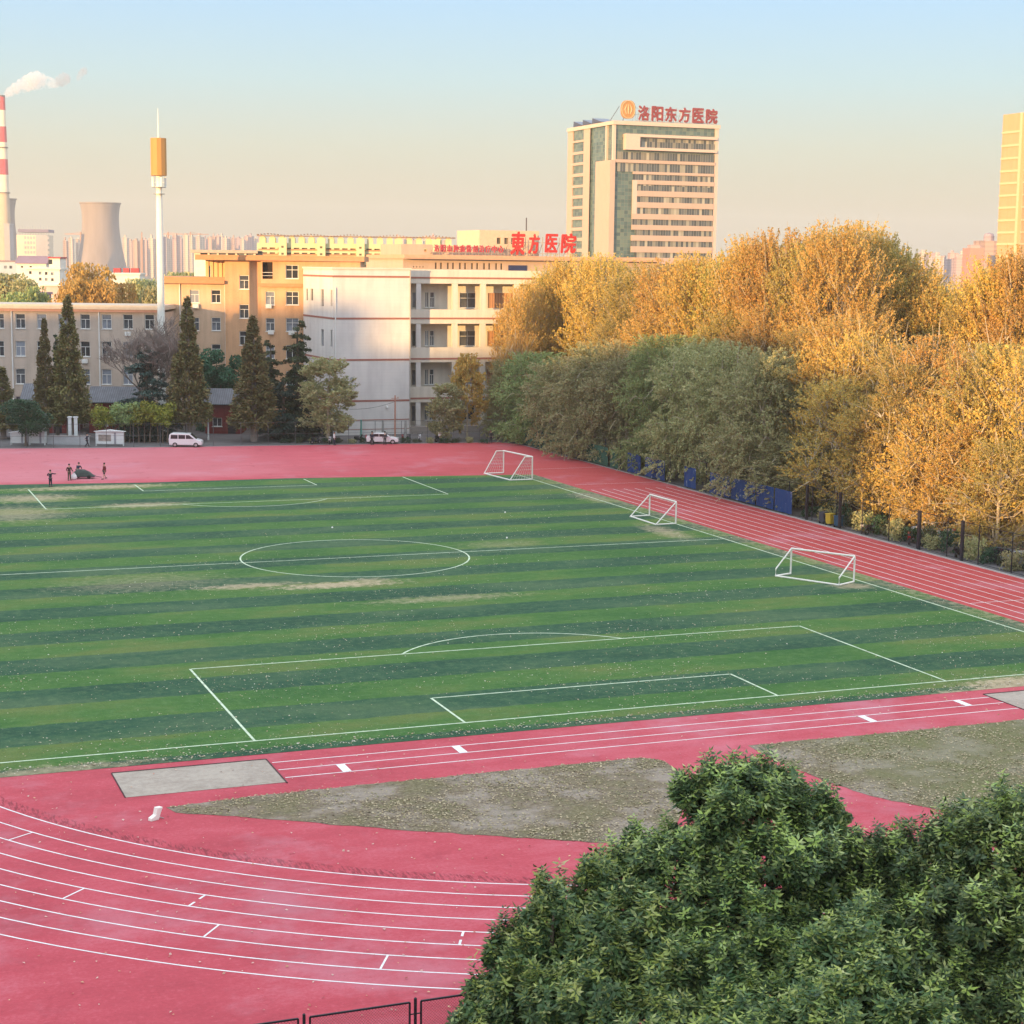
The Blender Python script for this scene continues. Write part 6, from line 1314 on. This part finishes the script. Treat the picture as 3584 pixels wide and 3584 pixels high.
    for s in (-1, 1): m_.box((s*.035-.012)*k, (s*.035+.012)*k, -.012*k, .0, -.008*k, .008*k)
    o = m_.build('eyes', black, r); o.location = Vector([float(q) for q in (head+np.array([0, -.098, .045]))*k])
    for s, (h0, kn, ft) in zip((-1, 1), feet): m_ = MB(); f_ = ft*k; m_.box(f_[0]-.05, f_[0]+.05, f_[1]-.2, f_[1]+.07, f_[2]-.06, f_[2]+.03); m_.build('shoe', black, r, bevel=.02)
    return r
navy = plain('navy_cloth', (.02, .02, .045), .9); dgrey = plain('charcoal_cloth', (.05, .045, .05), .9); brwn = plain('brown_jacket', (.07, .045, .04), .9); maroon = plain('maroon_shirt', (.16, .02, .025), .9); whc = plain('white_cloth', (.68, .68, .68), .9); olv = plain('olive_cloth', (.08, .07, .05), .9)
person(177, 1704, 2.4, navy, navy, 'person in dark navy at the far edge of the turf with one arm held out', rarm=((-.25, -.05, -.03), (-.42, -.2, -.02)), larm=((.18, .02, -.2), (.1, -.15, -.3)))
P2 = person(243, 1681, .3, brwn, olv, 'person in brown jacket standing beside the dark heap with a white bag', larm=((.1, 0, -.27), (.2, -.1, -.5)), rarm=((-.12, .02, -.25), (-.06, -.12, -.42)))
person(271, 1672, 2.6, navy, dgrey, 'person in dark clothes bending over the dark heap', bend=.75, larm=((.05, -.15, -.2), (0, -.35, -.35)), rarm=((-.05, -.15, -.2), (0, -.35, -.35)), pose='stand')
person(366, 1677, -1.2, maroon, black, 'person in maroon shirt and shorts walking on the far red surface', pose='walk', shorts=True)
person(305, 1565, 1.6, navy, black, 'person in dark clothes striding along the far fence by the notice board', pose='walk', larm=((.12, -.15, -.1), (.1, -.38, -.02)), rarm=((-.12, .15, -.2), (-.1, .3, -.32)))
person(1302, 1557, .1, navy, black, 'person in dark clothes at the left side of the white hatchback')
person(1347, 1557, 2.8, dgrey, black, 'person in charcoal clothes in front of the white hatchback bonnet', bend=.15)
person(1540, 1550, .5, whc, dgrey, 'person in white top under the thin brownish tree')
person(1718, 1551, -.4, dgrey, black, 'person in dark clothes by the fence right of the slender golden tree')
person(1170, 1558, 1., whc, navy, 'person in white top beside the round olive tree')
# heap of tarpaulin with rigid cart edge, and the white bag
g = G(283, 1674); r = empty('tarpaulin_heap', (g[0], g[1], 0), .15-CYAW, 'dark green tarpaulin heap on a low cart by the people on the far track', 'cart')
m_ = MB(); rs = random.Random(4); n1_, n2_ = 12, 8
def hp(i, j): x = -1.0+2.4*i/n1_; y = -.6+1.2*j/n2_; e_ = max(0, 1-abs(2*i/n1_-1)**2.5)*max(0, 1-abs(2*j/n2_-1)**3); return (x, y, .28+e_*(.85-.32*i/n1_)+.05*math.sin(i*2.1+j*1.3)*e_)
for i in range(n1_):
    for j in range(n2_): m_.face([hp(i, j), hp(i+1, j), hp(i+1, j+1), hp(i, j+1)])
m_.build('tarpaulin', plain('green_black_tarp', (.035, .05, .045), .6, var=.4), r)
m_ = MB(); m_.box(-1.05, 1.5, -.62, .62, .2, .28); m_.bar((1.5, 0, .24), (2.2, 0, .1), .05); m_.build('cart_bed', black, r)
for x in (-.6, .9):
    for y in (-.66, .66): m_ = MB(); m_.tube([(x, y-.04, .2), (x, y+.04, .2)], .2, 12); m_.build('wheel', tyre, r)
g = G(259, 1679); r = empty('white_bag', (g[0], g[1], 0), 0, 'white sack held beside the person in brown jacket', 'bag')
m_ = MB(); m_.lathe([(.05, .0), (.28, .03), (.33, .25), (.26, .5), (.12, .68), (.14, .75)], 14); m_.build('sack', whc, r, smooth=True)
m_ = MB(); m_.tube([(0, 0, .7), (-.1, 0, .85), (-.2, 0, .9)], .02, 6); m_.build('strap', whc, r)

# ------------------------------------------------------------------ the big evergreen trees in the foreground
fgm = foliage('evergreen_leaves', [(.06, .125, .05), (.13, .22, .07), (.03, .065, .032), (.33, .42, .10), (.10, .175, .09), (.52, .58, .20)], .2, .42, .8, 1.6, spec=.3)
tipm = foliage('young_evergreen_leaves', [(.36, .48, .10), (.50, .58, .15), (.27, .40, .12), (.62, .66, .30)], .3, .4, .2, 1.1, spec=.4)
def lobed(specs, n_spr, seed, old, new, name):
    """sprigs of drooping pointed leaves over the surface of many overlapping lobes"""
    rg = np.random.default_rng(seed); S = np.array([s[:4] for s in specs], float); w = S[:, 3]**2; idx = rg.choice(len(S), n_spr*3, p=w/w.sum())
    d = unit(rg.normal(0, 1, (n_spr*3, 3))+np.array([-.1, -.35, .35])); rad = S[idx, 3]*rg.uniform(.66, 1.18, n_spr*3); P = S[idx, :3]+d*rad[:, None]*np.array([1, 1, .95])
    pn = np.sin(P[:, 0]*6.1+np.sin(P[:, 2]*4.3)*1.3)+np.sin(P[:, 2]*6.7+P[:, 1]*3.1)+np.sin(P[:, 1]*5.3-P[:, 0]*2.2); kp = pn > -.55; P = P[kp]; d = d[kp]
    # drop those deep inside another lobe
    inside = np.zeros(len(P), bool)
    for s in S: inside |= ((P-s[:3])**2).sum(1) < (s[3]*.62)**2
    P = P[~inside][:n_spr]; d = d[~inside][:n_spr]; top_ = np.where((d[:, 2] > .25) & (rg.random(len(P)) < .16))[0]
    for q_ in (1, 2, 3): P = np.concatenate([P, P[top_]+np.array([0, 0, .15*q_])+rg.normal(0, .03, (len(top_), 3))]); d = np.concatenate([d, d[top_]])
    n = len(P); k = 11
    ax = unit(d*.6+np.array([0, 0, .75])+rg.normal(0, .25, (n, 3))); e1 = unit(np.cross(ax, rg.normal(0, 1, (n, 3)))); e2 = np.cross(ax, e1)
    q = np.arange(k); ang = q*2.4+rg.uniform(0, 6.28, (n, 1)); up_ = .85-.9*(q/k); 
    dirs = (np.cos(ang)[..., None]*e1[:, None]+np.sin(ang)[..., None]*e2[:, None])+ax[:, None]*up_[None, :, None]*.8+np.array([0, 0, -.32]); dirs = unit(dirs.reshape(-1, 3))
    Lf = (rg.uniform(.12, .26, (n, 1))*rg.uniform(.75, 1.15, (n, k))).reshape(-1); base = (P[:, None]-ax[:, None]*(q/k)[None, :, None]*.22).reshape(-1, 3); C = base+dirs*Lf[:, None]*.55
    N = unit(np.repeat(ax, k, 0)*.9-dirs*.5+rg.normal(0, .25, (n*k, 3))); N = unit(N-dirs*(N*dirs).sum(1, keepdims=True))
    isnew = np.repeat((d[:, 2] > .25) & (rg.random(n) < .30) | (rg.random(n) < .07), k) & (np.tile(q, n) < 8)
    W_ = Lf*.36
    return leafmesh(name, C[~isnew], dirs[~isnew], N[~isnew], Lf[~isnew], W_[~isnew], old, fold=-.25), leafmesh(name+'_tips', C[isnew], dirs[isnew], N[isnew], Lf[isnew]*.95, W_[isnew], new, fold=-.25)
def fgtree(label, lobes, n, seed, D0):
    n = int(n*1.1)
    """lobes given as photo column, row, depth, radius in metres"""
    ps = [(*AT(px, py, D), r_) for (px, py, D, r_) in lobes]; cx_, cy_ = np.mean([p[0] for p in ps]), np.mean([p[1] for p in ps]); base = np.array([cx_, cy_, 0])
    loc = [(p[0]-cx_, p[1]-cy_, p[2], p[3]) for p in ps]; rg = np.random.default_rng(seed+5); full = []
    for (x, y, z, r_) in loc:
        full.append((x, y, z, r_*.8))
        for k in range(20):
            dd = rg.normal(0, 1, 3); dd /= np.linalg.norm(dd); dd[2] = abs(dd[2])*.6; dd[1] -= .4; q_ = rg.uniform(.7, 1.0); full.append((x+dd[0]*r_*q_, y+dd[1]*r_*q_, z+dd[2]*r_*q_-.05, r_*rg.uniform(.17, .36)))
    # keep every lobe above the ground
    full = [f for f in full if f[2]-f[3] > .6]
    r = empty('evergreen_tree', base, 0, label, 'tree')
    a, b = lobed(full, n, seed, fgm, tipm, 'evergreen'); cr_ = link('crown', a, r); link('young_shoots', b, cr_)
    m_ = MB(); H = max(f[2] for f in loc); m_.tube([(0, 0, 0), (.1, 0, H*.35), (-.1, .1, H*.7), (0, 0, H*.95)], [.24, .2, .12, .03], 10)
    for (x, y, z, r_) in loc: m_.tube([(0, 0, min(z*.4, H*.5)), (x*.5, y*.5, z*.7), (x, y, z+r_*.3)], [.12, .08, .02], 6)
    m_.build('trunk', bark_dark, r)
    # dark heart of the crown: inner twigs and shaded leaves
    rg = np.random.default_rng(seed+9); n_ = n*5; S = np.array(full); idx = rg.integers(0, len(S), n_); d = unit(rg.normal(0, 1, (n_, 3))); C = S[idx, :3]+d*(S[idx, 3]*rg.uniform(.3, .8, n_))[:, None]; N = unit(d+rg.normal(0, .5, (n_, 3))); D_ = unit(np.cross(N, rg.normal(0, 1, (n_, 3)))); L = rg.uniform(.15, .26, n_)
    link('inner_leaves', leafmesh('inner', C, D_, N, L, L*.45, fgm), cr_); return r
fgtree('tall dark evergreen rising highest in the bottom right foreground', [(2560, 2840, 46, 1.3), (2430, 2780, 46.3, .62), (2510, 2715, 46.2, .5), (2680, 2730, 46.5, .55), (2610, 2770, 46.4, .75), (2750, 2780, 46.6, .7), (2850, 2850, 46.7, .75), (2400, 3050, 45.5, 1.4), (2700, 3030, 45.5, 1.5), (2860, 2960, 46.6, .85), (2960, 3060, 46.4, .9), (2250, 3010, 46, .95), (2550, 3300, 44.5, 1.9), (2850, 3200, 45.5, 1.3), (2350, 3400, 44, 1.6), (2700, 3500, 43.5, 1.9)], 7500, 301, 46)
fgtree('dark evergreen at the right edge of the foreground', [(3440, 2960, 44, 1.3), (3560, 2880, 44.5, 1.05), (3430, 2860, 44.6, .6), (3300, 2930, 44.6, .7), (3260, 3060, 44.5, 1.1), (3120, 2990, 45.4, .75), (3020, 2990, 45.8, .6), (3420, 3230, 43, 1.8), (3150, 3200, 44.5, 1.3), (3600, 3250, 43, 1.7), (3250, 3450, 42.5, 1.8), (3520, 3550, 42, 1.9), (3080, 3050, 45.3, .6), (3050, 3430, 43.5, 1.5)], 6500, 302, 44)
fgtree('lower dark evergreen spreading left to the mesh fence in the foreground', [(2130, 3080, 45, .85), (1950, 3180, 44.6, .95), (1800, 3330, 44.4, .8), (2080, 3260, 44.3, 1.0), (1850, 3310, 44.3, .85), (2200, 3300, 44, 1.5), (1830, 3450, 44, 1.1), (1730, 3490, 44, .85), (1665, 3575, 44, .75), (2050, 3520, 43, 1.6), (1720, 3620, 43.6, 1.0), (2300, 3600, 42, 1.6), (1720, 3680, 43.5, .9), (2080, 3700, 42.5, 1.5)], 5000, 303, 44)
fgtree('dark evergreen filling the bottom edge between the two taller foreground trees', [(2950, 3380, 42, 1.3), (2900, 3560, 41, 1.6), (2600, 3650, 41, 1.5), (3150, 3640, 40.5, 1.5), (3020, 3250, 42.8, .8)], 3000, 304, 42)

# ------------------------------------------------------------------ haze
hz = NT('haze_air'); hz.t.nodes.remove(hz.b); pv = hz.n('ShaderNodeVolumePrincipled'); pv.inputs['Color'].default_value = (.84, .80, .74, 1); pv.inputs['Density'].default_value = .00016; pv.inputs['Anisotropy'].default_value = .3
hz.t.links.new(pv.outputs[0], hz.out.inputs['Volume'])
m_ = MB(); m_.box(-3600, 7100, -1000, 7100, -1.1, 262); o = m_.build('haze', hz.mat); o['kind'] = 'stuff'; tag(o, 'thin warm evening haze over the whole place', 'haze')
